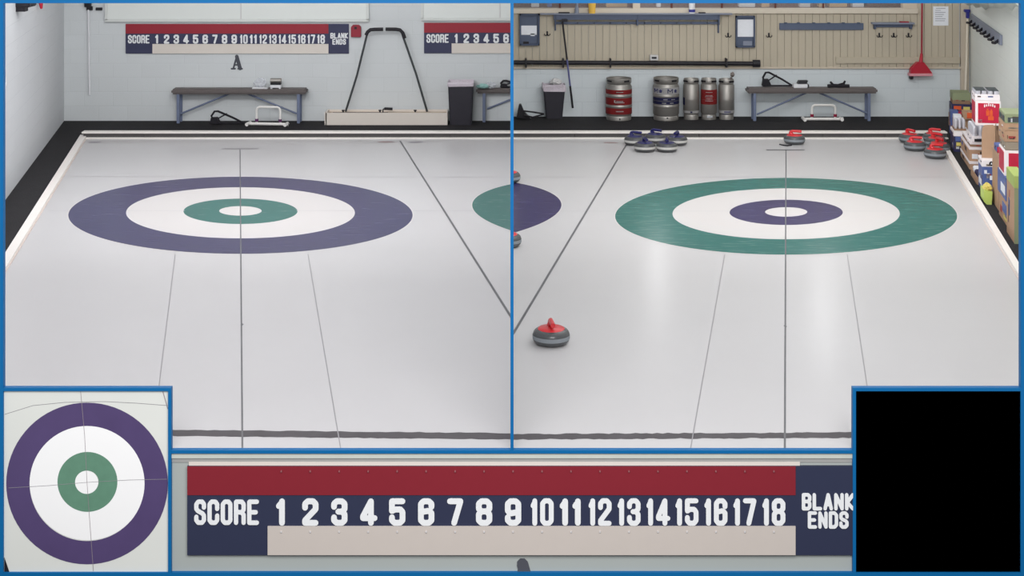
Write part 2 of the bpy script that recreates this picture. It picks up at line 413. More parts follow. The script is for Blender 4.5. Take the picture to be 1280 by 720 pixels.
# --- the painted houses (target rings)
def house(label, k, u, Yc, R, m_out, m_in, side, group=None):
    root = thing('curling_house', label, 'target rings', (k*Yc+u, Yc, 0), 0, group)
    def ring(name, r0, r1, m, z):
        mb = MB(root.location); n = 144; A = []; B = []
        def pt(r, t): return Vector((k*(r*math.sin(t))+r*math.cos(t), r*math.sin(t), z))
        for i in range(n):
            t = 2*math.pi*i/n; A.append(mb.bm.verts.new(pt(r1, t)))
            if r0 > 0: B.append(mb.bm.verts.new(pt(r0, t)))
        if r0 > 0:
            for i in range(n): mb.bm.faces.new((A[i], A[(i+1) % n], B[(i+1) % n], B[i]))
        else: mb.bm.faces.new(A)
        mb.cut((side*PT, 0, 0), (-side, 0, 0))
        if len(mb.bm.faces): mb.build(name, m, root)
    ring('edge_line', R, R*1.007, M['white_ring'], .0009)
    ring('outer_ring', R*.667, R, m_out, .0010)
    ring('white_ring', R*.333, R*.667, M['white_ring'], .0010)
    ring('inner_ring', R*.124, R*.333, m_in, .0010)
    ring('button', 0, R*.124, M['white_ring'], .0010)
    return root
house('full target with purple outer ring and teal inner ring on the left ice', KL, -.012, 15.82, 1.828, M['purple_l'], M['teal_l'], -1)
house('cut-off edge of a teal target ring on the left ice beside the post', KL, 4.315, 15.82, 1.828, M['teal_l'], M['purple_l'], -1)
house('full target with teal outer ring and purple inner ring on the right ice', KR, .006, 15.77, 1.81, M['teal_r'], M['purple_r'], 1)
house('cut-off edge of a purple target ring on the right ice beside the post', KR, -4.24, 15.84, 1.82, M['purple_r'], M['teal_r'], 1)

# --- curbs round the ice
def curb_back(side, xa, xb, label, nm):
    root = thing(nm, None, None, ((xa+xb)/2, 20.3, 0)); root['kind'] = 'structure'; root['label'] = label
    MB(root.location).box((xa, 20.24, .0), (xb, 20.3, .014)).build('base_strip', M['curb_white'], root)
    m = MB(root.location); n = 7
    for i in range(n):
        a = xa+(xb-xa)*i/n; b = xa+(xb-xa)*(i+1)/n
        m.box((a+.003, 20.3, .0), (b-.003, 20.40, .066))
    m.build('foam_face', M['curb_dark'], root)
    MB(root.location).box((xa-.02*(side < 0), 20.285, .066), (xb, 20.42, .088), .004).build('cap', M['curb_white'], root)
curb_back(-1, X(104, 20.3), -PT, 'white capped bumper along the back of the left rink', 'trim_1')
curb_back(1, PT, X(1184, 20.3), 'white capped bumper along the back of the right rink', 'trim_2')
def curb_side(k, u0, u1, nm, label, zt=.045):
    a = [fan(k, u0, Y0), fan(k, u1, Y0), fan(k, u1, 20.42), fan(k, u0, 20.42)]
    o = slab(a, -.003, zt).build(nm, M['curb_side']); struct(o, label); return o
c = curb_side(KL, -2.225, -2.135, 'trim_3', 'white bumper along the left side of the left rink', .03)
slab([fan(KL, -2.135, Y0), fan(KL, -2.122, Y0), fan(KL, -2.122, 20.2), fan(KL, -2.135, 20.2)], 0, .006).build('seam', M['curb_line'], c)
c = curb_side(KR, 2.068, 2.135, 'trim_4', 'white bumper along the right side of the right rink', .035)
slab([fan(KR, 2.056, Y0), fan(KR, 2.068, Y0), fan(KR, 2.068, 20.2), fan(KR, 2.056, 20.2)], 0, .006).build('seam', M['curb_line'], c)

# --- walls
CEIL = 4.2
o = MB((0, YL, 0)).box((lw(YL, -2.62).x-.1, YL, -.06), (-PT, YL+.15, CEIL)).build('wall_back_left', M['wall_l']); struct(o)
zb = Z(84.5, YR); zs = Z(10.8, YR)
o = MB((0, YR, 0)).box((PT, YR, -.06), (rw(YR, 2.77).x+.1, YR+.15, zs)).build('wall_back_right', M['wall_r']); struct(o)
o = MB((0, YR, 0)).box((X(1146, YR), YR, zs), (rw(YR, 2.77).x+.1, YR+.15, CEIL)).build('wall_back_right', M['wall_r']); struct(o)
o = MB((0, YR, 0)).box((PT, YR, 2.6), (X(1146, YR), YR+.15, CEIL)).build('wall_back_right', M['wall_r']); struct(o)
def side_wall(k, u, Ya, Yb, out, m, nm):
    a, b = fan(k, u, Ya), fan(k, u, Yb); L = (b-a).length
    mb = MB(); mb.box((0, 0, -.06), (L, .15*out, CEIL)); ob = mb.build(nm, m)
    ob.location = a; ob.rotation_euler.z = math.atan2(b.y-a.y, b.x-a.x); struct(ob); return ob
side_wall(KL, -2.615, 9.0, YL, 1, M['wall_side'], 'wall_left')
side_wall(KR, 2.765, 9.0, YR, -1, M['wall_side_r'], 'wall_right')
o = MB().box((-PT, YG+.05, -.06), (PT, YR+.1, CEIL)).build('wall_middle', M['wall_l']); struct(o, 'thin pale partition between the two rinks')
o = slab([(-7.2, 9.0), (7.3, 9.0), (7.3, 22.6), (-7.2, 22.6)], CEIL, CEIL+.1).build('ceiling', M['ceiling']); struct(o)

# --- beige boarding of the right back wall
yb = YR-.03
mb = MB((0, yb, 0)); x = X(642, YR)-.03; p = .1048; xe = X(1200, YR)
zt_ = Z(17, yb)
while x < xe-.02:
    mb.box((max(x, PT)+.0025, yb, zb), (min(x+p, xe)-.0025, YR, zt_ if x < X(1143, YR) else 2.6)); x += p
o = mb.build('trim_5', M['bead']); struct(o, 'beige vertical boarding on the right back wall')
o = MB((0, yb-.01, 0)).box((PT, yb-.012, zb-.012), (xe, YR, zb+.012)).build('trim_6', M['beige_trim']); struct(o, 'thin beige rail under the boarding')
o = MB((0, yb-.02, 0)).box((PT, yb-.05, Z(16.6, yb)), (X(1146, YR), YR+.12, zs+.004), .004).build('trim_7', M['sill']); struct(o, 'beige window sill over the boarding')
o = MB((0, yb, 0)).box((xe, yb-.02, -.004), (X(1210, YR), YR, 2.6)).build('trim_8', M['beige_trim']); struct(o, 'beige corner board')
o = MB((0, yb, 0)).pbox(1045, 71.5, 1200, 79.5, yb-.03, .05, .003).build('trim_9', M['bead']); struct(o, 'beige ledger board')
# windows to the room beyond
for i, (a, b) in enumerate(((642, 791), (800, 1128))):
    fr_ = MB((0, YR, 0))
    fr_.box((X(b, YR), YR-.03, zs), (X(b+(9 if i == 0 else 18), YR), YR+.1, 2.6)); fr_.box((X(a, YR), YR-.03, 2.45), (X(b, YR), YR+.1, 2.6))
    w = fr_.build('window_%d' % (i+1), M['beige_trim']); struct(w)
    MB((0, YR, 0)).box((max(PT, X(a, YR)), YR+.06, zs), (X(b, YR), YR+.066, 2.45)).build('pane', M['glass'], w)
    bars = MB((0, YR, 0))
    for q in ((700,) if i == 0 else (840, 903, 970, 1030)):
        bars.box((X(q, YR)-.012, YR+.04, zs), (X(q, YR)+.012, YR+.06, 2.45))
    bars.build('window_bar', M['dark_int'], w)
o = MB().box((PT, 23.4, 0), (X(1150, YR), 23.5, 2.8)).build('wall_beyond', M['brown_int']); struct(o, 'brown wall of the room beyond the windows')
o = MB().box((PT, YR+.15, zs-.06), (X(1150, YR), 23.4, zs-.01)).build('trim_10', M['dark_int']); struct(o, 'dark counter inside the windows')
def beyond(px0, px1, h, m, label, cat, Y=22.6, name='carton', d=.15):
    a, b = X(px0, Y), X(px1, Y); zc = zs-.01; c_ = Vector(((a+b)/2, Y, zc))
    t = MB(c_).box((a, Y, zc), (b, Y+d, zc+h), .006).build(name, m); tag(t, label, cat); return t
beyond(1024, 1031, .35, M['tan'], 'narrow tan carton behind the right window, left of the wide tan one', 'box')
beyond(1037, 1059, .3, M['tan'], 'widest tan carton standing behind the right window', 'box')
beyond(1066, 1080, .3, M['white_plastic'], 'pale white tub behind the right window beside the wide tan carton', 'tub', name='tub')
beyond(1082, 1128, .34, M['dark_int'], 'dark red brown case at the right end of the window', 'case', name='case')
beyond(924, 944, .16, M['white_plastic'], 'white printed tray behind the right window above the paper box', 'tray', name='tray')
beyond(1000, 1013, .22, M['keg_pale'], 'pale grey carton behind the right window, leftmost of the cartons', 'box')
beyond(952, 962, .1, M['tan'], 'small crumpled tan packet behind the right window', 'packet', name='packet')
beyond(664, 674, .12, M['keg_pale'], 'small pale packet behind the left window near the central post', 'packet', name='packet')
beyond(758, 784, .07, M['tan'], 'low tan tray behind the left window', 'tray', name='tray')
beyond(821, 826, .2, M['white_plastic'], 'white bottle behind the right window by the window post', 'bottle', name='bottle')
beyond(684, 690, .15, M['carton_blue'], 'small mottled packet behind the left window', 'packet', name='packet')

# ================================================================ THE GALLERY FRONT (blue steel frame)
U = YG/F
def fb(mb, x0, y0, x1, y1, d=.04): mb.pbox(x0, y0, x1, y1, YG, d)
o = thing('window_3', None, None, (0, YG, Z(722, YG))); o['kind'] = 'structure'; o['label'] = 'blue steel frame of the gallery front'
BF = o.location
for nm, r in (('post', (-8, -8, 4, 726)), ('post', (1276, -8, 1288, 726)), ('head_rail', (4, -8, 1276, 4)), ('sill_rail', (4, 716, 1276, 726)),
              ('mullion', (638, 4, 642, 563)), ('transom', (214, 563, 1066, 567)),
              ('panel_rail', (4, 485, 214, 489)), ('panel_rail', (1066, 485, 1276, 489)), ('panel_post', (210, 489, 214, 716)), ('panel_post', (1066, 489, 1070, 716))):
    mb = MB(BF); fb(mb, *r); mb.build(nm, M['blue_frame'], o)
zf = Z(724, YG)-.01
o = MB().box((X(214, YG), YG+.025, zf), (X(1066, YG), YG+.04, -.005)).build('wall_front', M['panel_wall']); struct(o, 'pale grey parapet panel under the ice edge')
MB().pbox(214, 567, 1066, 573, YG+.012, .013).build('parapet_rail', M['panel_rail'], o)
MB().pbox(214, 573, 1066, 578, YG+.02, .005).build('parapet_shadow_strip', M['panel_shadow'], o)  # grey strip painted as the shadow below the rail
MB().pbox(236, 577.5, 1000, 582, YG+.016, .009).build('backing_strip', M['cream_board'], o)
o = MB().box((-3.6, 0.3, zf-.06), (3.6, YG+.04, zf)).build('floor', M['mat']); struct(o, 'gallery floor')

# chart with the rings, left panel
root = thing('ring_chart', 'framed chart of purple, white and teal rings seen from above, bottom left', 'chart', W(108, 715.5, YG+.02))
L0 = root.location
MB(L0).pbox(4, 489, 210, 716, YG+.016, .018).build('backing', M['chart_bg'], root)
def disc(name, px, py, r1, r0, m, y):
    mb = MB(L0); c_ = W(px, py, YG); n = 72
    A = [mb.bm.verts.new(Vector((c_.x+r1*U*math.cos(2*math.pi*i/n), y, c_.z+r1*U*math.sin(2*math.pi*i/n)))-L0) for i in range(n)]
    if r0:
        B = [mb.bm.verts.new(Vector((c_.x+r0*U*math.cos(2*math.pi*i/n), y, c_.z+r0*U*math.sin(2*math.pi*i/n)))-L0) for i in range(n)]
        for i in range(n): mb.bm.faces.new((A[i], A[(i+1) % n], B[(i+1) % n], B[i]))
    else: mb.bm.faces.new(A)
    mb.build(name, m, root)
disc('outer_ring', 108, 605.5, 101.2, 72, M['chart_purple'], YG+.014)
disc('white_ring', 108.5, 604, 72.6, 37, M['chart_white'], YG+.0145)
disc('inner_ring', 108.5, 603.5, 37.5, 14, M['chart_teal'], YG+.0138)
disc('button', 107.5, 604, 14.5, 0, M['chart_white'], YG+.0136)
def pl(mb, pts, t, y):
    q = [W(a, b, YG) for a, b in pts]; mb.stroke([(v.x, v.z) for v in q], t*U, y, .0006)
mb = MB(L0); pl(mb, [(100, 490), (105, 545), (108, 604), (112, 660), (116, 715)], .5, YG+.0134); mb.build('centre_line', M['chart_line'], root)
mb = MB(L0); pl(mb, [(10, 611), (60, 608), (108, 604), (160, 601), (208, 600)], .45, YG+.0134); mb.build('tee_line', M['line_mid'], root)
mb = MB(L0); pl(mb, [(5, 519), (40, 508), (80, 504), (130, 503), (170, 505), (209, 508)], .6, YG+.0155); mb.build('back_line', M['line_mid'], root)
mb = MB(L0); pl(mb, [(203, 491), (209, 512)], 1.1, YG+.0152); mb.build('divider_line', M['chart_line'], root)
mb = MB(L0); mb.prism([W(4.5, 698, YG+.0), W(10.5, 715.8, YG), W(4.5, 715.8, YG)], (0, .003, 0)); 
for v in mb.bm.verts: v.co.y += .0125
mb.build('dark_corner', M['black'], root)
# dark screen, right panel
root = thing('display_screen', 'plain black switched-off screen in the bottom right of the blue frame', 'screen', W(1173, 715.5, YG+.02))
MB(root.location).pbox(1070, 489, 1276, 716, YG+.012, .02).build('panel', M['screen_black'], root)
MB(root.location).pbox(1074, 493, 1272, 712, YG+.032, .03, .004).build('housing', M['black'], root)

# ================================================================ SCOREBOARDS
def scoreboard(label, x0, y0, s, Y, clip=None, group=None, nmax=18, blank=True):
    """s = pixels per unit of the 279 x 37 layout; x0, y0 = top-left corner"""
    P = lambda u, v: (x0+u*s, y0+v*s)
    wtot = 279 if clip is None else (clip-x0)/s
    root = thing('scoreboard', label, 'scoreboard', W(x0+wtot*s/2, y0+37*s, Y))
    L = root.location
    def pb(name, u0, v0, u1, v1, y, d, m):
        if u0 >= wtot: return
        a, b = P(u0, v0), P(min(u1, wtot), v1); MB(L).pbox(a[0], a[1], b[0], b[1], y, d).build(name, m, root)
    pb('backboard', 0, 0, 279, 37, Y, .02, M['navy_big' if s > 2 else 'navy_board']); bb = root.children[0]
    pb('red_band', 0, 0, 253.5, 12, Y-.004, .004, M['red_big' if s > 2 else 'red_board'])
    pb('score_strip', 33.5, 25, 253.5, 37, Y-.008, .008, M['cream_big' if s > 2 else 'cream_board'])
    def wr(name, word, u0, u1, v0, v1):
        if u1 > wtot: 
            if u0 >= wtot-3: return
        a, b = W(*P(u0, v1), Y), W(*P(u1, v0), Y)
        mb = MB(L); write(mb, word, a.x, b.x, a.z, b.z, Y-.002)
        if clip is not None: mb.cut((X(clip, Y), 0, 0), (1, 0, 0))
        mb.build(name, M['lettering'], bb)
    wr('lettering', 'SCORE', 3, 30, 13.7, 24.2)
    for i in range(18):
        c_ = 39.3+i*12.06
        n = str(i+1); hw = 3.4 if i < 9 else 4.85
        if n == '1': hw = 2.4
        if c_-hw > wtot-1 or i >= nmax: break
        wr('numeral', n, c_-hw, c_+hw, 13.2, 24.6)
    if blank:
        wr('lettering', 'BLANK', 256, 278, 11, 18.2); wr('lettering', 'ENDS', 258.5, 275.5, 18.6, 25.8)
    if s > 2:                                   # little card hooks over each number
        for i in range(18):
            c_ = 39.3+i*12.06
            for v in (1.8, 27):
                q = W(*P(c_, v), Y); e_ = .3*s*Y/F
                MB(L).box((q.x-e_, Y-.014, q.z-e_), (q.x+e_, Y-.003, q.z+e_)).build('card_hook', M['hook_big' if v < 5 else 'keg_pale'], root)
    return root
scoreboard('complete small scoreboard with red band and numbers 1 to 18 on the left back wall', 157, 30, 1.0, YL-.0215)
scoreboard('partly hidden scoreboard showing numbers 1 to 6, beside the central post', 530, 28.5, 1.03, YL-.0203, clip=639, blank=False)
scoreboard('largest scoreboard, big SCORE and BLANK ENDS lettering, on the parapet across the bottom', 234, 583, 3.0, YG+.005-.001, clip=1066, blank=True)
for n_ in (1,):
    mb = MB(); q = W(297, 85.5, YL)
def serif_A(name, px0, px1, py0, py1, Y, m, clipz=None):
    a, b = W(px0, py1, Y), W(px1, py0, Y); w, h = b.x-a.x, b.z-a.z; t = .17*w
    mb = MB(((a.x+b.x)/2, Y, a.z))
    for p, tt in (([(.2, .06), (.5, .97)], .9*t), ([(.8, .06), (.5, .97)], 1.9*t), ([(.3, .33), (.7, .33)], .8*t), ([(.03, .04), (.36, .04)], .8*t), ([(.62, .04), (.98, .04)], .8*t)):
        mb.stroke([(a.x+u*w, a.z+v*h) for u, v in p], tt, Y, .008)
    if clipz is not None: mb.cut((0, 0, clipz), (0, 0, -1))
    return mb.build(name, m)
tag(serif_A('wall_letter', 289, 303, 70, 86.5, YL, M['letter_grey']), 'dark grey letter A painted on the left back wall above the bench', 'letter')
tag(serif_A('wall_letter', 631, 675, 703, 753, YG+.025, M['letter_grey'], Z(716, YG)), 'top of a big dark grey letter at the bottom edge of the parapet', 'letter')

# ================================================================ LEFT BACK WALL OBJECTS
def board_case(x0, x1, yb_, label, splits):
    r = thing('whiteboard', label, 'whiteboard', W((x0+x1)/2, yb_, YL-.06)); L = r.location; Y = YL-.06; zt2 = 2.35
    a, b = X(x0, Y), X(x1, Y); zb_ = Z(yb_, Y)
    b = min(b, -PT-.001)
    MB(L).box((a+.03, Y+.012, zb_+.03), (b-(.03 if x1 < 630 else 0), Y+.06, zt2-.03)).build('panel', M['whiteboard'], r)
    f = MB(L); f.box((a, Y, zb_), (b, Y+.06, zb_+.045), .004); f.box((a, Y, zt2-.045), (b, Y+.06, zt2)); f.box((a, Y, zb_+.03), (a+.04, Y+.06, zt2))
    if x1 < 630: f.box((b-.04, Y, zb_+.03), (b, Y+.06, zt2))
    f.build('frame', M['alu'], r)
    s = MB(L)
    for q in splits: s.box((X(q, Y)-.006, Y+.002, zb_+.04), (X(q, Y)+.006, Y+.014, zt2-.04))
    s.build('seam_bar', M['keg_pale'], r)
board_case(131, 461, 27.5, 'wide whiteboard above the complete small scoreboard', (301,))
board_case(526, 639, 26, 'whiteboard cut off by the central post, above the partly hidden scoreboard', (625,))

def bench(label, x0, x1, yt, yfl, Yw, legs, brace, clip=None):
    Yf = G(yfl); zt = Z(yt+2.5, Yf)
    r = thing('bench', label, 'bench', (X((x0+x1)/2, Yf), Yf+.1, -.004)); L = r.location; th = .075
    m = MB(L); m.box((X(x0, Yf), Yf-.02, zt-th), (X(x1, Yf) if clip is None else clip, min(Yf+.215, (YL if label.find('right back') < 0 else YR)-.02), zt), .022); m.build('seat', M['bench_pad'], r, True)
    for lx in legs:
        for yy in (Yf, Yf+.17):
            m = MB(L); cx_ = X(lx, Yf); m.box((cx_-.022, yy, -.004), (cx_+.022, yy+.03, zt-th+.004), .003); m.build('leg', M['bench_leg'], r)
    for (bx, by, ex) in brace:
        p = W(bx, by, Yf+.11); q = Vector((X(ex, Yf+.11), Yf+.11, zt-th+.006))
        if clip is not None and q.x > clip: 
            t = (clip-p.x)/(q.x-p.x); q = p.lerp(q, t)
        MB(L).tube([p, q], .014, 8).build('brace', M['bench_leg'], r)
    return r, zt
bl, zbl = bench('long padded bench against the left back wall under the letter A', 214, 383, 109, 154, YL, (222.5, 373), ((224, 143, 289), (371, 142, 307)))
b2, zb2 = bench('bench end cut off by the central post, right of the charcoal bin', 595, 660, 108, 152.5, YL, (605,), ((609, 136, 662),), clip=-PT-.001)
br_, zbr = bench('long padded bench against the right back wall beside the kegs', 934, 1097, 108, 151, YR, (943.5, 1086.5), ((946, 143, 1010), (1085, 142, 1022)))

def goal_frame(label, x0, x1, yb_, yt, Yb_, m_tape, sk=0, grp=None):
    """white pvc delivery aid: base pipe with tees, upright loop"""
    s = Yb_/F; r = thing('delivery_stabilizer', label, 'pipe frame', (X((x0+x1)/2, Yb_), Yb_, -.004)); w = (x1-x0)*s; h = Z(yt, Yb_)
    R = .022; z0 = R*1.25
    zz = lambda t: z0+sk*(1-t)
    m = MB(); m.tube([(-w/2, 0, z0), (w/2, 0, z0)], R, 12); m.tube([(w/2-.02, 0, z0), (w/2, 0, z0)], R*1.25, 12); m.build('base_pipe', M['pvc'], r, True)
    m = MB(); m.tube([(-w/2+.01, -.09, z0), (-w/2+.01, .09, z0)], R*1.15, 12); m.build('foot_pipe', M['pvc'], r, True)
    m = MB(); m.tube([(w/2-.03, -.07, z0), (w/2-.03, .07, z0)], R*1.15, 12); m.build('foot_pipe', M['pvc'], r, True)
    a, b = -w*.28, w*.30
    m = MB(); m.tube([(a, 0, z0), (a, 0, h-.05), (a+.015, 0, h-.025), (a+.04, 0, h-.012), (b-.04, 0, h-.012), (b-.015, 0, h-.025), (b, 0, h-.05), (b, 0, z0)], R*.8, 12); m.build('grip_loop', M['pvc'], r, True)
    for q in (a, b):
        MB().tube([(q, 0, .06), (q, 0, .10)], R*1.15, 12).build('tape', m_tape, r, True)
    return r
g1 = goal_frame('white pipe frame with purple tape on the mat under the left bench', 309, 361, 152, 132.5, 21.35, M['purple_tape']); g1.rotation_euler.z = -.12
g2 = goal_frame('white pipe frame with red tape on the mat under the right bench', 1004, 1054, 150, 130, 21.8, M['red_tape'])

def sling(label, x0, x1, yb_, yt, Y, zbase, lf=0, flip=1, clip=None):
    """black crutch-like strap frame: thick end, long triangular loop"""
    s = Y/F; w = (x1-x0)*s; h = (yb_-yt)*s; cx_ = X((x0+x1)/2, Y)
    r = thing('delivery_crutch', label, 'strap frame', (cx_, Y, zbase)); R = .012
    P = lambda u, v: ((u-.5)*w*flip, 0, max(v*h, R*1.05))
    def cl(mb):
        if clip is not None: mb.o = Vector((0, 0, 0)); mb.cut((clip-cx_, 0, 0), (1, 0, 0))
        return mb
    m = MB(); m.tube([P(.03, .04), P(.06, .45), P(.03, .62), P(.12, .97), P(.22, 1.0-.02), P(.34, .85), P(.65, .5), P(.98, .05)], R*1.25, 10); cl(m).build('top_bar', M['black_soft'], r, True)
    m = MB(); m.tube([P(.03, .05), P(.5, .03), P(.98, .04)], R, 10); m.tube([P(.2, .4), P(.48, .8)], R*.8, 8); cl(m).build('lower_bar', M['black_soft'], r, True)
    m = MB(); m.prism([(P(u, v)[0], -.05, P(u, v)[2]) for u, v in ((0, 0), (.03, .5), (.2, .52), (.27, .2), (.3, 0.02))], (0, .1, 0)); cl(m).build('foot_block', M['black_soft'], r)
    return r
sling('black strap frame leaning on the mat under the left bench', 263, 306, 151, 134.5, 21.5, -.004)
sling('black strap frame lying on the right bench beside the white box', 952.5, 991, 109.5, 91.5, 21.98, zbr)
sling('black strap frame on the cut-off bench by the central post', 625, 660, 110, 101, 21.74, zb2, clip=-PT-.001)
# small things on the left bench
Yb1 = G(154)+.08
r = thing('tissue_box', 'clear plastic bag bundle in a low white tray on the left bench', 'tray', (X(325.5, Yb1), Yb1, zbl))
MB().box((-.115, -.06, 0), (.115, .06, .018), .006).build('tray', M['white_plastic'], r)
def crumple(mb, w, d, h, seed, n=1, base=(0, 0, 0)):
    rnd = random.Random(seed); q = bmesh.ops.create_icosphere(mb.bm, subdivisions=3, radius=1)
    for v in q['verts']:
        f = 1+rnd.uniform(-.16, .16); v.co = Vector((base[0]+v.co.x*w*f, base[1]+v.co.y*d*f, base[2]+max(0, (v.co.z*.5+.5))*h*(1+rnd.uniform(-.15, .15))))
    return mb
crumple(MB(), .09, .05, .13, 3, base=(-.005, 0, .015)).build('plastic_bag', M['clear'], r)
r = thing('tape_dispenser', 'small black and white stand holding a grey roll on the left bench', 'dispenser', (X(345, Yb1), Yb1, zbl))
MB().box((-.08, -.05, .015), (.08, .05, .055), .006).build('base', M['white_plastic'], r)
for q in (-.06, .06): MB().box((q-.012, -.045, 0), (q+.012, .045, .017)).build('foot', M['white_plastic'], r)
MB().box((-.075, -.045, .055), (.075, .045, .085), .004).build('body', M['black'], r)
MB().tube([(-.08, 0, .115), (.08, 0, .115)], .035, 20).build('roll', M['keg'], r, True)
r = thing('plastic_bag', 'crumpled clear and teal plastic bag on the cut-off bench', 'bag', (X(607.5, Yb1), Yb1, zb2))
crumple(MB(), .10, .06, .07, 5, base=(-.04, 0, 0)).build('teal_wrap', M['teal_plastic'], r)
crumple(MB(), .08, .06, .10, 6, base=(.07, .01, 0)).build('clear_wrap', M['clear'], r)
# red box on the wall
r = thing('alarm_box', 'small dark red box on the left back wall beside the scoreboard', 'box', W(444.5, 46.5, YL-.06))
MB(r.location).pbox(438.5, 34, 451, 46.5, YL-.06, .063, .006).build('body', M['red_box'], r)
m = MB(r.location); m.prism([W(438.5, 34, YL-.06), W(441, 31.3, YL-.06), W(448.5, 31.3, YL-.06), W(451, 34, YL-.06)], (0, .06, 0)); m.build('top', M['red_box'], r)
q = W(444.5, 35, YL-.065); m = MB(r.location); m.box((q.x-.018, q.y, q.z-.018), (q.x+.018, q.y+.01, q.z+.018)); m.build('keyhole', M['black'], r)
# long wooden box with scraper inside
Yx = G(156); zt = Z(141.2, Yx)
r = thing('storage_trough', 'long pale wooden trough on the mat between the bench and the bin', 'trough', (X(482, Yx), Yx+.15, -.004)); L = r.location
xa, xb_ = X(407, Yx), X(559, Yx)
MB(L).box((xa, Yx, -.004), (xb_, Yx+.03, zt)).build('front_board', M['plywood'], r)
MB(L).box((xa, Yx+.32, -.004), (xb_, Yx+.34, zt)).build('back_board', M['plywood'], r)
MB(L).box((xa-.015, Yx, -.004), (xa+.015, Yx+.34, zt+.004)).build('end_board', M['plywood'], r)
MB(L).box((xb_-.015, Yx+.001, -.004), (xb_+.004, Yx+.34, zt+.002)).build('end_board', M['plywood'], r)
MB(L).box((xa+.015, Yx+.03, 0), (xb_-.015, Yx+.32, zt-.03)).build('lining', M['plywood_in'], r)
MB(L).box((xa+.10, Yx+.035, zt-.03), (xa+.9, Yx+.05, zt+.003)).build('slot', M['black'], r)
for q in (429, 475, 519):
    m = MB(L); m.lathe([(0, zt), (.012, zt), (.012, zt+.015), (.022, zt+.02), (.022, zt+.032), (0, zt+.032)], (X(q, Yx+.08), Yx+.08, 0), 14); m.build('knob', M['black'], r)
r2 = thing('scraper_handle', 'tall black tube handle with foam grips standing in the wooden trough', 'handle', (X(482, Yx+.2), Yx+.2, zt-.03)); Ys = Yx+.2
m = MB(r2.location); pts = [(432, 139.5), (446, 95), (458, 46), (459.5, 40), (463, 37.2), (468, 36.5)]
m.tube([W(a, b, Ys) for i, (a, b) in enumerate(pts)], .016, 10).build('tube', M['steel_dark'], r2, True)
m = MB(r2.location); pts = [(534, 139.5), (520, 92), (504, 46), (502, 40), (498, 37), (492, 36.5)]
m.tube([W(a, b, Ys) for i, (a, b) in enumerate(pts)], .016, 10).build('tube', M['steel_dark'], r2, True)
m = MB(r2.location); m.tube([W(a, b, Ys) for a, b in ((457.5, 44), (459.5, 40), (463, 37.2), (468, 36.7), (479, 36.5))], .026, 12).build('foam_grip', M['black'], r2, True)
m = MB(r2.location); m.tube([W(a, b, Ys) for a, b in ((506, 48), (503.5, 41), (500, 37.4), (495, 36.6), (482, 36.5))], .026, 12).build('foam_grip', M['black'], r2, True)
r3 = thing('hand_grip', 'short black crank handle lying on the wooden trough', 'grip', (X(483, Yx+.17), Yx+.17, zt-.028))
m = MB(); m.tube([(-.05, 0, 0.01), (-.05, 0, .05), (-.03, 0, .065)], .009, 8); m.tube([(-.03, 0, .065), (.09, 0, .06)], .02, 10); m.build('grip', M['black'], r3, True)

def trash_bin(label, px0, px1, yt, yb_, taper, m_bag, ruffle=.0, bagh=6):
    Yf = G(yb_); s = Yf/F; w = (px1-px0)*s; h = Z(yt, Yf); d = min(w*.9, (YL if px0 < 640 else YR)-.01-Yf)
    r = thing('trash_bin', label, 'bin', (X((px0+px1)/2, Yf), Yf+d/2, -.004))
    def loop(mb, hw, hd, z, rr=.03, n=4, jit=0, rnd=None):
        o_ = []
        for (cx_, cy_, a0) in ((hw-rr, hd-rr, 0), (-hw+rr, hd-rr, 90), (-hw+rr, -hd+rr, 180), (hw-rr, -hd+rr, 270)):
            for j in range(n+1):
                t = math.radians(a0+90*j/n); jj = (rnd.uniform(-jit, jit) if rnd else 0)
                o_.append(mb.bm.verts.new((cx_+(rr+jj)*math.cos(t), cy_+(rr+jj)*math.sin(t), z+(rnd.uniform(-jit, jit) if rnd else 0))))
        return o_
    def skin(mb, ls, cap=True):
        for A, B in zip(ls, ls[1:]):
            for i in range(len(A)): mb.bm.faces.new((A[i], A[(i+1) % len(A)], B[(i+1) % len(A)], B[i]))
        if cap: mb.bm.faces.new(ls[0][::-1])
    mb = MB(); t = taper
    skin(mb, [loop(mb, w/2*t, d/2*t, 0), loop(mb, w/2*(t*.5+.5), d/2*(t*.5+.5), h*.5), loop(mb, w/2*.98, d/2*.98, h-.03), loop(mb, w/2*.93, d/2*.93, h-.03), loop(mb, w/2*.9*t, d/2*.9*t, .03)], True)
    mb.bm.faces.new([v for v in mb.bm.verts][-20:])
    mb.build('body', M['bin'], r, False)
    mb = MB(); rnd = random.Random(int(px0)); bh = bagh*s
    skin(mb, [loop(mb, w/2*1.01, d/2*1.01, h-bh, jit=ruffle+.003, rnd=rnd), loop(mb, w/2*1.04, d/2*1.04, h-bh*.4, jit=ruffle+.002, rnd=rnd), loop(mb, w/2*1.0, d/2*1.0, h+.004, jit=ruffle+.002, rnd=rnd), loop(mb, w/2*.9, d/2*.9, h-.04)], False)
    mb.build('liner_bag', m_bag, r)
    return r, h, Yf+d/2
trash_bin('tall charcoal bin with a pale liner beside the wooden trough', 559.5, 592, 103, 156.5, .84, M['bag'], 0, 5)
r, h, yc = trash_bin('dark bin with a ruffled white liner against the right back wall', 678.5, 707, 106, 148.6, .72, M['bag'], .008, 8)
m = crumple(MB(), .09, .08, .10, 9, base=(0, 0, 0)); m.build('rubbish', M['keg_pale'], r); r.children[-1].location = (.03, 0, h-.02)
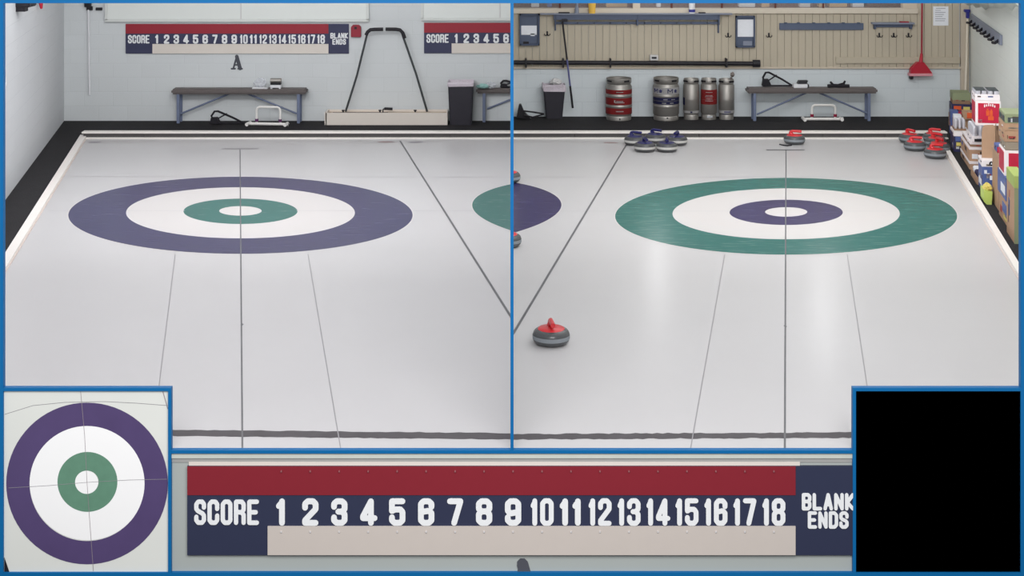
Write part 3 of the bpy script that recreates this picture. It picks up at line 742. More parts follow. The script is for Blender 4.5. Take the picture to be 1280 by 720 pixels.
# vertical stick, black hooks top left
r = thing('hanging_stick', 'thin white stick hanging from a black bracket on the left back wall', 'stick', W(112, 119, YL-.05))
m = MB(r.location); m.tube([W(110.5, 12, YL-.04), W(112, 119, YL-.04)], .014, 10).build('stick', M['white_plastic'], r, True)
m = MB(r.location); m.pbox(105, 2, 113, 9, YL-.07, .07, .006); m.pbox(108, 8, 115, 13, YL-.05, .05, .004); m.build('bracket', M['black'], r)
t = MB(W(123, 13, YL-.03)).pbox(119.5, 9.5, 127.5, 13, YL-.03, .03, .003).build('wall_clip', M['black']); tag(t, 'small black clip on the wall between the bracket and the whiteboard', 'clip')
# things on the left side wall, near the top edge
def on_left(py, px, off=0):  # point on the left side wall seen at px, py
    Y = 2.615*F/(302-px); return W(px, py, Y)+Vector((off, 0, 0))
q = on_left(8, 22, .05)
r = thing('wall_speaker', 'black box on a bracket at the top of the left side wall', 'speaker', q+Vector((0, 0, -.05)))
m = MB(r.location); m.box((q.x-.12, q.y-.16, q.z), (q.x+.14, q.y+.1, q.z+.12), .01); m.build('body', M['black'], r)
m = MB(r.location); m.box((q.x-.05, q.y-.14, q.z-.05), (q.x+.08, q.y-.02, q.z)); m.build('bracket', M['black'], r)
q = on_left(8, 46, .05)
m = MB(q); m.tube([q+Vector((.0, 0, .14)), q+Vector((0, 0, .05)), q+Vector((.01, 0, -.03))], .045, 12, r2=.015)
t = m.build('red_pennant', M['red_gloss'], None, True); tag(t, 'small red cone shaped object high on the left side wall', 'pennant')
q = [on_left(y, x, .012) for x, y in ((4.2, 83), (5.4, 88), (6.2, 96), (6.2, 103), (5.2, 109), (4.2, 112))]
t = MB(q[2]).tube(q, .006, 8).build('wall_cable', M['keg_pale'], None, True); tag(t, 'thin grey looped cable on the left side wall at the picture edge', 'cable')

# ================================================================ RIGHT BACK WALL OBJECTS
YB = YR-.03
def paper_box(label, x0, y0, x1, y1, papers):
    Y = YB-.08; r = thing('wall_cabinet', label, 'wall box', W((x0+x1)/2, y1, Y)); L = r.location
    a, b = W(x0, y1, Y), W(x1, y0, Y); t = .022
    f = MB(L); f.box((a.x, Y, a.z), (b.x, YB, a.z+t)); f.box((a.x, Y, b.z-t), (b.x, YB, b.z)); f.box((a.x, Y, a.z), (a.x+t, YB, b.z)); f.box((b.x-t, Y, a.z), (b.x, YB, b.z)); f.build('frame', M['slate_dk'], r)
    bk = MB(L).box((a.x+t, YB-.03, a.z+t), (b.x-t, YB-.001, b.z-t)).build('back', M['slate'], r)
    for nm, p, m_ in papers: MB(L).pbox(*p, YB-.045, .012).build(nm, m_, bk)
    return r
paper_box('slate blue wall box with a small notice, beside the central post', 649.5, 17.5, 674.5, 57, [('notice', (651.5, 32, 671, 43.5), M['paper']), ('note', (663, 42, 668.5, 45), M['paper']), ('tray_item', (654, 52, 661, 55), M['black'])])
paper_box('slate blue wall box with a large notice, right of the coat shelf', 920, 20, 944, 59.5, [('notice', (922, 24.5, 942, 46), M['paper']), ('tray_item', (929, 51.5, 940, 57), M['rack_grey'])])
hook0 = None
def hook(px, py, label):
    global hook0
    if hook0 is None:
        r = thing('coat_hook', label, 'hook', W(px, py, YB), 0, 'black hooks on the beige boarding')
        m = MB(); m.box((-.012, -.006, -.03), (.012, .008, .035)); m.build('plate', M['black'], r)
        for s in (-1, 1): MB().tube([(0, -.006, 0), (s*.018, -.025, -.028), (s*.038, -.03, -.018), (s*.042, -.03, .004)], .0065, 8).build('prong', M['black'], r, True)
        hook0 = r
    else:
        r = copy_tree(hook0); r.location = W(px, py, YB); r['label'] = label
hook(684, 42, 'small black hook between the left wall box and the coat shelf')
hook(910, 44, 'small black hook left of the large notice box')
hook(961, 44, 'small black hook right of the large notice box')
hook(1099, 44, 'leftmost of the three black hooks under the short slate shelf')
hook(1117, 44, 'middle one of the three black hooks under the short slate shelf')
hook(1135.5, 44, 'rightmost of the three black hooks under the short slate shelf')
# long coat shelf
Y = YB-.16
r = thing('coat_shelf', 'long slate blue shelf with a hook rail across the beige boarding', 'shelf', W(795, 38, YB)); L = r.location
zt = Z(17, Y); 
MB(L).box((X(675, YB), Y+.02, zt-.02), (X(914, YB), YB-.055, zt), .003).build('shelf_board', M['rack_grey'], r)
MB(L).box((X(692, YB), YB-.1, Z(24, YB)), (X(898, YB), YB-.055, zt-.02)).build('face_board', M['slate'], r)
MB(L).box((X(694, YB), YB-.04, Z(30, YB)), (X(898, YB), YB, Z(27, YB)), .002).build('hook_rail', M['slate'], r)
for q, yb2 in ((694, 38), (796, 31), (897.5, 41)):
    MB(L).box((X(q, YB)-.01, YB-.11, Z(30 if q != 796 else 31, YB)), (X(q, YB)+.012, YB, zt-.02)).build('bracket', M['slate_dk'], r)
    if q != 796: MB(L).box((X(q, YB)-.008, YB-.03, Z(yb2, YB)), (X(q, YB)+.012, YB, Z(29, YB))).build('bracket_tail', M['slate_dk'], r)
m = MB(L)
for q in (763, 783, 806, 826, 846, 864, 884, 722, 743): m.tube([W(q, 28.5, YB-.04), W(q, 29, YB-.06), W(q, 28, YB-.065)], .007, 6)
m.build('pegs', M['black'], r)
Ysf = YB-.11
t = MB(W(740, 17, Ysf)).lathe([(0, 0), (.047, 0), (.062, .19), (.056, .19), (.043, .01), (0, .01)], tuple(W(740, 17, Ysf)), 20).build('cup', M['yellow'], None, True)
t.location.z = zt; tag(t, 'tall yellow cup standing on the coat shelf', 'cup')
t = MB(W(721, 17, Ysf)).lathe([(0, 0), (.034, 0), (.03, .08), (.02, .11), (.032, .17), (0, .17)], tuple(W(721, 17, Ysf)), 16).build('bottle', M['rack_grey'], None, True)
t.location.z = zt; tag(t, 'small grey bottle on the coat shelf left of the yellow cup', 'bottle')
r = thing('spray_can', 'white can with a blue band on the coat shelf', 'can', (X(865, Ysf), Ysf, zt))
MB().lathe([(0, 0), (.044, 0), (.046, .008), (.046, .18), (0, .185)], n=20).build('body', M['white_plastic'], r, True)
MB().lathe([(.047, .018), (.0475, .018), (.0475, .06), (.047, .06)], n=20).build('blue_band', M['blue_label'], r, True)
t = MB(W(705, 16.5, Ysf)).box((X(698, Ysf), Ysf-.03, zt), (X(712, Ysf), Ysf+.03, zt+.018), .004).build('glasses_case', M['black']); tag(t, 'flat black case on the left end of the coat shelf', 'case')
t.location.z += 0
t = MB(W(877, 16.5, Ysf)).box((X(873, Ysf), Ysf-.02, zt), (X(882, Ysf), Ysf+.02, zt+.016), .004).build('glove', M['black']); tag(t, 'small black bundle beside the blue banded can', 'bundle')
# slate boards
r = thing('peg_rail', 'long plain slate blue rail with small pegs right of the large notice box', 'rail', W(1027, 37.5, YB))
MB(r.location).pbox(974.5, 29, 1079.5, 37.5, YB-.035, .035, .003).build('board', M['slate'], r)
m = MB(r.location)
for q in (982, 998, 1017, 1036, 1054, 1073): q_ = W(q, 29, YB-.02); m.box((q_.x-.02, YB-.05, q_.z-.012), (q_.x+.02, YB-.01, q_.z+.012))
m.build('pegs', M['slate_dk'], r)
r = thing('small_shelf', 'short slate blue shelf over three black hooks', 'shelf', W(1117, 36, YB))
MB(r.location).pbox(1091, 28.5, 1143.5, 30.5, YB-.12, .12).build('shelf_board', M['rack_grey'], r)
MB(r.location).pbox(1093, 30, 1141, 34, YB-.05, .05).build('face_board', M['slate'], r)
for q in (1094, 1139): MB(r.location).pbox(q-1, 30.5, q+1.2, 36.5, YB-.08, .08).build('bracket', M['slate_dk'], r)
t = MB(W(1130, 28.5, YB-.1)).pbox(1125, 27, 1136.5, 28.5, YB-.1, .06, .002).build('marker', M['red_box']); tag(t, 'dark red marker lying on the short slate shelf', 'marker')
# black pipe
Yp = YB-.09
r = thing('wall_pipe', 'long black horizontal pipe along the beige boarding', 'pipe', W(795, 83, Yp)); L = r.location
MB(L).tube([(PT+.001, Yp, Z(78, Yp)), (X(944, Yp), Yp, Z(79.5, Yp))], .033, 16).build('pipe', M['black'], r, True)
MB(L).tube([(X(941, Yp), Yp, Z(79.4, Yp)), (X(950, Yp), Yp, Z(79.4, Yp))], .055, 18).build('end_cap', M['black'], r, True)
for q in (657.5, 704, 763, 908):
    q_ = W(q, 78.8, Yp); MB(L).box((q_.x-.012, Yp-.04, q_.z-.066), (q_.x+.012, YB, q_.z+.066), .003).build('clamp', M['black'], r)
r = thing('thermostat', 'small pale outlet box sitting on the black pipe', 'outlet', W(817.5, 76, Yp))
zpp = Z(78.2, Yp)+.033
MB(r.location).box((X(812.5, Yp), Yp-.02, zpp+.001), (X(822.5, Yp), YB, zpp+.078), .005).build('body', M['keg_pale'], r)
MB(r.location).box((X(814.5, Yp), Yp-.025, zpp+.025), (X(820.5, Yp), Yp-.018, zpp+.055)).build('display', M['black'], r)
# leaning broom
r = thing('curling_broom', 'black and blue broom leaning on the wall right of the dark bin', 'broom', W(716, 136, YR-.1)); L = r.location
a, b, c_ = W(703, 26, YB-.16), W(710, 85, YB-.15), W(716, 135, YB-.15)
MB(L).tube([a, a.lerp(b, .82)], .014, 10).build('upper_shaft', M['black'], r, True)
MB(L).tube([a.lerp(b, .82), b.lerp(c_, .45)], .014, 10).build('middle_shaft', M['blue_stick'], r, True)
MB(L).tube([b.lerp(c_, .45), c_], .016, 10).build('lower_shaft', M['black'], r, True)
MB(L).pbox(701.5, 24, 709.5, 27, YB-.19, .06, .004).build('head', M['black'], r)
# black thing by the bin: rubber hack / dustpan
r = thing('dustpan', 'black pointed dustpan lying on the mat between post and dark bin', 'dustpan', (X(660, 21.9), 21.9, -.004)); L = r.location; Yd = 21.9
m = MB(L); m.prism([W(645.8, 147, Yd), W(649, 131, Yd), W(651.5, 131, Yd), W(655, 139.5, Yd), W(661, 146, Yd), W(664, 149, Yd)], (0, .12, 0))
for v in m.bm.verts: v.co.z = max(v.co.z, .001)
m.build('scoop', M['black'], r)
m = MB(L); m.tube([W(653, 138.5, Yd-.02), W(666, 140, Yd-.04), W(680, 142.3, Yd-.06)], .012, 8); m.tube([W(655, 144, Yd-.03), W(666, 146.5, Yd-.04), W(680, 142.6, Yd-.06)], .012, 8); m.build('handle', M['black'], r, True)
# poster
r = thing('wall_poster', 'white printed notice pinned right of the red squeegee', 'poster', W(1176, 32, YB-.004))
MB(r.location).pbox(1166.5, 8, 1185.5, 32, YB-.004, .003).build('sheet', M['paper'], r)
m = MB(r.location)
for i, (a, b) in enumerate(((1170, 1182), (1169, 1176), (1169, 1182), (1169, 1180), (1169, 1178), (1169, 1182), (1169, 1181))): m.pbox(a, 10+i*2.6, b, 10.7+i*2.6, YB-.0055, .0015)
m.build('print', M['ink'], r)
# red squeegee
Yq = YB-.12
r = thing('squeegee', 'red long handled scoop hanging head down on the boarding', 'squeegee', W(1151.5, 101, Yq)); L = r.location
MB(L).tube([W(1153, -40, Yq+.05), W(1152, 68, Yq+.02)], .013, 10).build('handle', M['red_box'], r, True)
MB(L).tube([W(1152, 67, Yq+.02), W(1151, 78, Yq+.0)], .02, 12, r2=.03).build('socket', M['red_gloss'], r, True)
m = MB(L); m.prism([W(a, b, Yq-.03) for a, b in ((1138.5, 92.5), (1139, 86), (1147, 78), (1155, 78), (1160, 84), (1165, 91), (1165.5, 92.5))], (0, .1, 0)); m.build('head', M['red_gloss'], r)
MB(L).pbox(1137, 92, 1166, 95.3, Yq-.045, .12, .004).build('blade', M['red_pale'], r)
MB(L).pbox(1137.5, 94.5, 1142, 99.5, Yq-.03, .08, .008).build('wheel', M['black'], r)
# white stick in the corner with blue clamp
r = thing('corner_stick', 'long cream stick with a deep blue head standing in the right corner', 'stick', (X(1207, YB-.1), YB-.1, 0.5)); L = r.location
MB(L).tube([W(1209.5, 20, YB-.08), W(1207, 113, YB-.1)], .017, 10).build('stick', M['wood_stick'], r, True)
m = MB(L); m.pbox(1206.5, 12, 1213, 15.5, YB-.14, .08, .004); m.pbox(1208.5, 14, 1212, 23, YB-.13, .06, .004); m.build('head', M['blue_clamp'], r)
# rack on the right side wall
ang = math.atan(KR)
def on_right(Y, z, off=0): p = fan(KR, 2.765-off, Y); return Vector((p.x, Y, z))
r = thing('broom_rack', 'grey rack with a row of black pegs on the right side wall', 'rack', on_right(18.85, 1.43)); L = r.location
m = MB(L); A, B = on_right(18.85, 0, .004), on_right(21.9, 0, .004); nrm = Vector((-1, KR, 0)).normalized()*.03
m.prism([(A.x, A.y, 1.435), (B.x, B.y, 1.435), (B.x, B.y, 1.565), (A.x, A.y, 1.565)], nrm); m.build('board', M['rack_grey'], r)
for i in range(8):
    t_ = (i+.4)/8; p = A.lerp(B, t_); p.z = 1.46
    MB(L).tube([p+nrm*.9+Vector((0, 0, .02)), p+nrm*2.6+Vector((0, -.03, -.01)), p+nrm*2.8+Vector((0, .05, -.012))], .02, 8).build('peg', M['black'], r, True)
# plastic sheet at the top right
rnd = random.Random(4); mb = MB(); n1, n2 = 14, 8; V = []
for i in range(n1+1):
    row = []
    for j in range(n2+1):
        Yq2 = 20.6-i*.30; s_ = j/n2; p = fan(KR, 2.74-.36*s_, Yq2)
        row.append(mb.bm.verts.new((p.x, Yq2, Z(11.5, Yq2)+.03+.12*s_+.045*math.sin(i*1.9+j)+rnd.uniform(-.015, .015))))
    V.append(row)
for i in range(n1):
    for j in range(n2): mb.bm.faces.new((V[i][j], V[i+1][j], V[i+1][j+1], V[i][j+1]))
bmesh.ops.solidify(mb.bm, geom=mb.bm.faces[:], thickness=.01)
mb.o = Vector(fan(KR, 2.5, 18.5)); mb.o.z = 1.7
for v in mb.bm.verts: v.co -= mb.o
t = mb.build('plastic_sheet', M['whiteboard'], None, True); tag(t, 'crumpled pale plastic sheet on the right side wall at the top right corner', 'sheet')

# kegs
def keg(label, px, yb_, yt, w, kind, Yc):
    s = Yc/F; R = w*s/2; h = (yb_-yt)*s*.985; r = thing('beer_keg', label, 'keg', (X(px, Yc), Yc, -.004), 0, None)
    if kind == 'half':
        prof = [(0, .02), (R*.9, .02), (R*.9, 0), (R*.96, 0), (R*.97, .05), (R*.93, .065), (R, .09), (R, h*.31), (R*1.03, h*.335), (R*1.0, h*.36), (R, h*.56), (R*1.03, h*.585), (R, h*.61), (R, h*.80), (R*.9, h*.86), (R*.93, h*.88), (R*.97, h*.9), (R*.97, h*.99), (R*.94, h), (R*.9, h*.99), (R*.9, h*.9), (R*.5, h*.92), (0, h*.93)]
    else:
        prof = [(0, .02), (R*.86, .02), (R*.86, 0), (R*.92, 0), (R*.93, .06), (R*.88, .075), (R, .10), (R, h*.48), (R*1.015, h*.495), (R, h*.51), (R, h*.84), (R*.88, h*.875), (R*.92, h*.89), (R*.94, h*.985), (R*.9, h), (R*.86, h*.985), (R*.86, h*.9), (R*.5, h*.91), (0, h*.92)]
    MB().lathe(prof, n=40).build('body', M['keg'], r, True)
    MB().lathe([(0, h*.93), (.03, h*.93), (.03, h*.965), (0, h*.965)], n=16).build('valve', M['keg_top'], r, True)
    for a in (-.9, .6):
        t_ = -math.pi/2+a; c2 = Vector((R*.955*math.cos(t_), R*.955*math.sin(t_), h*.945))
        d = Vector((math.cos(t_), math.sin(t_), 0)); e = Vector((-d.y, d.x, 0))
        m = MB(); m.prism([c2+e*.045+Vector((0, 0, -.012)), c2+e*.045+Vector((0, 0, .012)), c2-e*.045+Vector((0, 0, .012)), c2-e*.045+Vector((0, 0, -.012))], d*.006); m.build('hand_hole', M['black'], r)
    return r, R, h
def band(r, R, z0, z1, m, name='band', a0=0, a1=2*math.pi, k=1.012):
    mb = MB(); n = 36; A = []; B = []
    for i in range(n+1):
        t = a0+(a1-a0)*i/n; A.append(mb.bm.verts.new((R*k*math.cos(t), R*k*math.sin(t), z0))); B.append(mb.bm.verts.new((R*k*math.cos(t), R*k*math.sin(t), z1)))
    for i in range(n): mb.bm.faces.new((A[i], A[i+1], B[i+1], B[i]))
    bmesh.ops.solidify(mb.bm, geom=mb.bm.faces[:], thickness=.002)
    return mb.build(name, m, r, True)
def mark(r, R, a, z, w, h, m, name='printed_mark'):
    return band(r, R, z-h/2, z+h/2, m, name, -math.pi/2+a-w/R/2, -math.pi/2+a+w/R/2, 1.03)
r, R, h = keg('wide steel keg with three red bands, leftmost of the kegs', 773.5, 149, 96.5, 32.5, 'half', 21.96)
for a, b in ((.155, .30), (.38, .545), (.635, .74)): band(r, R, h*a, h*b, M['keg_red'])
for i, (z_, w_) in enumerate(((.47, .10), (.44, .14), (.69, .10), (.23, .11))): mark(r, R, .0, h*z_, w_, .012, M['keg_pale'])
mark(r, R, -.38, h*.47, .02, .035, M['keg_pale'])
mark(r, R, 0, .03, .02, .02, M['black'])
r, R, h = keg('wide steel keg with white and navy bands and star marks', 832.5, 149.5, 96.5, 32.5, 'half', 21.96)
band(r, R, h*.63, h*.79, M['keg_pale']); band(r, R, h*.475, h*.55, M['keg_blue']); band(r, R, h*.39, h*.465, M['keg_blue'])
def curved(r, R, pts_list, a0, zc, w, hh, t, m, name):
    mb = MB()
    for pl_ in pts_list:
        for (u0, v0), (u1, v1) in zip(pl_, pl_[1:]):
            P_ = []
            for (u, v) in ((u0, v0), (u1, v1)):
                a = -math.pi/2+a0+(u-.5)*w/R; P_.append(Vector((R*1.022*math.cos(a), R*1.022*math.sin(a), zc+(v-.5)*hh)))
            mb.tube(P_, t, 6)
    return mb.build(name, m, r)
MG = [[(0, 0), (0, 1), (.5, .35), (1, 1), (1, 0)]]
ST = [[(.5, 1), (.2, 0), (1, .62), (0, .62), (.8, 0), (.5, 1)]]
curved(r, R, MG, -.95, h*.71, .07, .06, .006, M['keg_blue'], 'letter_mark'); curved(r, R, ST, -.52, h*.71, .045, .045, .007, M['keg_blue'], 'star_mark')
curved(r, R, MG, .22, h*.71, .07, .06, .006, M['keg_blue'], 'letter_mark'); curved(r, R, ST, .68, h*.71, .045, .045, .007, M['keg_blue'], 'star_mark')
for a in (-.15, .45): mark(r, R, a, h*.51, .06, .01, M['keg_pale']); mark(r, R, a-.1, h*.425, .06, .01, M['keg_pale'])
mark(r, R, 0, .045, .022, .02, M['black'])
r, R, h = keg('slim plain steel keg next to the navy banded keg', 864, 149, 97.5, 20, 'slim', 21.98)
mark(r, R, -1.25, h*.45, .06, .11, M['keg_blue'], 'round_mark'); band(r, R, h*.165, h*.225, M['keg_pale'], 'pale_band'); mark(r, R, -.1, h*.195, .03, .025, M['keg_blue'])
r, R, h = keg('slim steel keg with a red label, second from the right', 886, 149, 97.5, 20, 'slim', 21.98)
band(r, R, h*.38, h*.74, M['keg_red'], 'red_label', -math.pi*.95, -math.pi*.05)
for z_, w_ in ((.68, .1), (.60, .1), (.57, .12), (.52, .1), (.47, .12)): mark(r, R, -.1, h*z_, w_, .007, M['keg_pale'])
mark(r, R, 0, .05, .08, .03, M['paper'])
r, R, h = keg('slim steel keg with a tap on top, rightmost of the kegs', 908, 149.5, 98.5, 19.5, 'slim', 21.98)
band(r, R, h*.165, h*.235, M['keg_pale'], 'pale_band'); mark(r, R, 0, h*.20, .10, .012, M['blue_label']); mark(r, R, -.3, h*.145, .1, .006, M['blue_label'])
m = MB(); m.tube([(.06, .0, h*.91), (.07, 0, h*1.04), (.085, 0, h*1.06)], .012, 8); crumple(m, .03, .02, .07, 8, base=(.09, 0, h*1.04)); m.build('tap', M['keg_top'], r)
# things on the right bench
Yb3 = G(151)+.09
r = thing('first_aid_box', 'small white box with a black lid on the right bench', 'box', (X(1001, Yb3), Yb3, zbr))
MB().box((-.115, -.06, 0), (.09, .06, .06), .008).build('body', M['white_plastic'], r); m = MB(); m.prism([(-.06, -.065, .062), (-.03, -.04, .105), (.10, -.04, .105), (.075, -.065, .062)], (0, .1, 0)); m.build('lid', M['black'], r)
MB().box((.07, -.05, 0), (.115, .05, .055), .008).build('clasp', M['black'], r)
r = thing('glove_bundle', 'pair of black gloves lying on the right end of the right bench', 'gloves', (X(1048, Yb3), Yb3, zbr))
m = MB(); m.tube([(-.16, 0, .022), (-.06, 0, .03), (.05, 0, .025), (.16, 0, .022)], .026, 10); m.build('palm', M['black_soft'], r, True)
for a in (((-.08, 0, .04), (-.12, .0, .085)), ((.0, 0, .035), (.07, 0, .06)), ((.07, 0, .04), (.10, .0, .1)), ((.1, 0, .03), (.16, 0, .035))): MB().tube(a, .02, 8, r2=.014).build('finger', M['black_soft'], r, True)

# ================================================================ CURLING STONES
def make_stone(label, hm, gm, sm, group):
    r = thing('curling_stone', label, 'curling stone', (0, 0, 0), 0, group); R = .142
    def prof(t0, t1, n=10):
        o_ = []
        for i in range(n+1):
            t = t0+(t1-t0)*i/n; c_ = math.cos(t); s_ = math.sin(t)
            o_.append((R*.56+R*.44*abs(c_)**.8, .058+.058*math.copysign(abs(s_)**.85, s_)))
        return o_
    pf = [(0, .004), (.06, .0), (.064, 0)]+prof(-math.pi/2, math.pi/2, 22)+[(0, .116)]
    MB().lathe(pf, n=40).build('body', gm, r, True)
    MB().lathe([(R*1.003, .042), (R*1.006, .046), (R*1.006, .068), (R*1.003, .072)], n=40).build('striking_band', sm, r, True)
    m = MB(); m.lathe([(.0, .108), (.100, .108), (.103, .114), (.096, .121), (.04, .128), (0, .13)], n=32)
    hd = m.build('handle_disc', hm, r, True)
    m = MB(); m.tube([(0, .045, .12), (0, .058, .142), (0, .05, .160), (0, .025, .169), (0, -.03, .168), (0, -.08, .165), (0, -.094, .163)], .0185, 12)
    m.tube([(0, .035, .118), (0, .055, .148)], .034, 12, r2=.019); m.build('handle_grip', hm, hd, True)
    return r
GR = 'red handled stones'; GB = 'blue handled stones parked by the back bumper'
s_red = make_stone('red handled curling stone alone on the near ice beside the post', M['red_handle'], M['granite'], M['strike'], GR)
s_red.location = (X(689, 11.28), 11.28, .0); s_red.rotation_euler.z = .12
s_rfar = None
def place(src, px, Y, rz, label):
    r = copy_tree(src); r.location = (X(px, Y), Y, 0); r.rotation_euler.z = rz; r['label'] = label; return r
place(s_red, 993, 19.88, 1.4, 'red handled stone alone by the back bumper under the right bench')
place(s_red, 1137, 19.98, .5, 'red handled stone, back left of the cluster at the right')
place(s_red, 1143.5, 19.4, 1.3, 'red handled stone, front left of the cluster at the right')
place(s_red, 1167, 20.03, 1.1, 'red handled stone, farthest of the right column in the cluster')
place(s_red, 1170, 19.68, .7, 'red handled stone, second from the back of the right column')
place(s_red, 1173.5, 19.29, .25, 'red handled stone, second from the front of the right column')
place(s_red, 1169, 18.86, 1.45, 'red handled stone nearest in the cluster at the right')
s_blue = make_stone('blue handled stone, back left of the blue cluster', M['blue_handle'], M['granite_far'], M['strike_far'], GB)
s_blue.location = (X(793.5, 19.80), 19.80, 0); s_blue.rotation_euler.z = 1.25
place(s_blue, 819, 19.98, 1.0, 'blue handled stone at the back middle of the blue cluster')
place(s_blue, 846, 19.80, -.4, 'blue handled stone, back right of the blue cluster')
place(s_blue, 806, 19.32, .2, 'blue handled stone, front left of the blue cluster')
place(s_blue, 833.5, 19.32, -.1, 'blue handled stone, front right of the blue cluster')
def cut_stone(px, Y, label):
    c_ = Vector((X(px, Y), Y, 0)); r = thing('curling_stone', label, 'curling stone', c_, 0, GR)
    for ch in s_red.children_recursive:
        bm = bmesh.new(); bm.from_mesh(ch.data); mb = MB(); mb.bm.free(); mb.bm = bm; mb.cut((PT+.001-c_.x, 0, 0), (-1, 0, 0))
        if len(bm.faces) > 2: mb.build(ch.name.split('.')[0], ch.data.materials[0], r, True)
    return r
cut_stone(635.5, 17.35, 'red handled stone half hidden by the post, above the purple ring edge')
cut_stone(633.5, 14.3, 'red handled stone half hidden by the post, below the purple ring edge')
# rubber hack beside the centre stone
r = thing('foot_hack', 'small black rubber hack on the ice left of the centre red stone', 'hack', (X(983, 19.75), 19.72, 0))
m = MB(); m.prism([(-.10, .08, 0), (-.085, .09, 0), (.0, -.02, 0), (.07, .01, 0), (.075, -.005, 0), (-.0, -.05, 0), (-.06, -.01, 0)], (0, 0, .014)); m.build('rubber_foot', M['black'], r)
r.scale = (.9, .9, 1)

# ================================================================ STACKED BOXES BY THE RIGHT WALL
def at_u(u, Y, z=0): p = fan(KR, u, Y); return Vector((p.x, Y, z))
RZ = -math.atan(KR)
ZF = -.004
CN = 0
def carton(label, u, Y, z, w, d, h, m, name='carton', cat='box', open_=False, fill=None, m_lid=None, group=None):
    """carton whose near left bottom corner stands at (u, Y); its depth runs along the wall"""
    r = thing(name, label, cat, at_u(u, Y, z), RZ, group); t = .006
    if open_:
        m_ = MB(); m_.box((0, 0, 0), (w, d, t)); m_.box((0, 0, 0), (w, t, h)); m_.box((0, d-t, 0), (w, d, h)); m_.box((0, 0, 0), (t, d, h)); m_.box((w-t, 0, 0), (w, d, h)); m_.build('body', m, r)
    else: MB().box((0, 0, 0), (w, d, h), .003).build('body', m, r)
    global CN
    CN += 1; rd = random.Random(CN*13)
    if h > .055 and not open_ and w > .09:
        bd = r.children[0]; inks = ('print_dark', 'print_red', 'paper', 'card_gr', 'print_blue', 'print_dark')
        for _ in range(3):                       # small printed panels on the end and the long side
            a = rd.uniform(.06, .6)*w; b = rd.uniform(.12, .6)*h; mk = M[inks[rd.randrange(6)]]
            MB().box((a, -.0015, b), (min(w*.95, a+rd.uniform(.12, .32)*w), .001, min(h*.85, b+rd.uniform(.1, .28)*h))).build('print', mk, bd)
        for _ in range(4):
            a = rd.uniform(.04, .75)*d; b = rd.uniform(.12, .6)*h; mk = M[inks[rd.randrange(6)]]
            MB().box((-.0015, a, b), (.001, a+rd.uniform(.08, .22)*d, min(h*.88, b+rd.uniform(.1, .28)*h))).build('print', mk, bd)
        if m in (M['card'], M['card_dk'], M['card_gr']):
            MB().box((w*.46, -.001, h*.7), (w*.54, d*.3, h+.0006)).build('tape', M['card_tape'], bd)
    if m_lid: MB().box((-.003, -.003, h-.03), (w+.003, d+.003, h+.001), .002).build('rim', m_lid, r)
    return r
def face(r, x0, z0, x1, z1, m, name='print', side='front', w=0, d=0):
    r = [c_ for c_ in r.children if c_.name.startswith('body')][0]
    if side == 'front': MB().box((x0, -.003, z0), (x1, .001, z1)).build(name, m, r)
    else: MB().box((-.003, x0, z0), (.001, x1, z1)).build(name, m, r)
def cans(r, w, d, z, nx, ny, m_=None, rad=.031, hh=.115):
    for i in range(nx):
        for j in range(ny):
            MB().lathe([(0, 0), (rad*.85, 0), (rad, .01), (rad, hh-.012), (rad*.82, hh), (rad*.78, hh-.004), (0, hh-.004)], ((i+.5)*w/nx, (j+.5)*d/ny, z), 14).build('can', m_ or M['can'], r, True)
def beer_carton(label, u, Y, z, w, d, h, white_top=0):
    r = carton(label, u, Y, z, w, d, h, M['carton_white'], 'beer_carton')
    hh = h-white_top
    face(r, w*.10, hh*.1, w*.95, hh*.9, M['carton_red'], 'red_front'); face(r, d*.08, hh*.1, d*.92, hh*.92, M['carton_red'], 'red_side', 'left')
    m_ = MB()
    for k2, (a, b, c2, e) in enumerate(((.42, .40, .55, .62), (.57, .36, .68, .60), (.50, .22, .72, .38), (.45, .58, .50, .68), (.60, .60, .66, .66))):
        m_.box((w*a, -.005, hh*b), (w*c2, -.002, hh*e))
    m_.build('orange_print', M['carton_orange'], r)
    m_ = MB()
    n = 6
    for k2 in range(n):
        x_ = w*(.36+.4*k2/(n-1)); z_ = hh*(.74+.05*math.sin(math.pi*k2/(n-1))); m_.box((x_-w*.022, -.005, z_), (x_+w*.022, -.002, z_+hh*.09*(1 if k2 % 2 else 1.25)))
    m_.build('white_print', M['carton_white'], r)
    face(r, w*.12, hh*.12, w*.26, hh*.24, M['keg_pale'], 'code_label')
    return r
# far corner stack
r = carton('brown carton at the floor of the far corner stack', 2.36, 21.1, ZF, .30, .35, .19, M['card'])
r = carton('dark patterned carton in the far corner stack under the green topped box', 2.365, 21.08, .187, .29, .33, .165, M['carton_navy'])
face(r, .03, .09, .13, .14, M['carton_orange']); face(r, .16, .08, .25, .13, M['carton_yellow']); face(r, .02, .02, .14, .06, M['carton_red']); face(r, .17, .02, .27, .06, M['card'])
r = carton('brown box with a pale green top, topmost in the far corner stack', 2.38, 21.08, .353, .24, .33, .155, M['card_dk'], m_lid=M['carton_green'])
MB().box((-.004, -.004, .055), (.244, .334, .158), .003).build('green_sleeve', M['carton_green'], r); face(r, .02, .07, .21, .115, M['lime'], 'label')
r = carton('tilted blue and tan packet at the left of the far corner stack', 2.30, 20.6, ZF, .10, .2, .33, M['carton_blue'], 'packet', 'packet'); face(r, .0, .0, .1, .13, M['card'])
r = carton('brown carton leaning in front of the far corner stack', 2.30, 20.1, ZF, .22, .3, .31, M['card']); face(r, .02, .2, .1, .26, M['paper'])
r = carton('peach coloured packet beside the upper beer carton', 2.40, 20.0, .307, .16, .2, .10, M['card'], 'packet', 'packet'); face(r, .05, .02, .15, .09, M['carton_orange'])
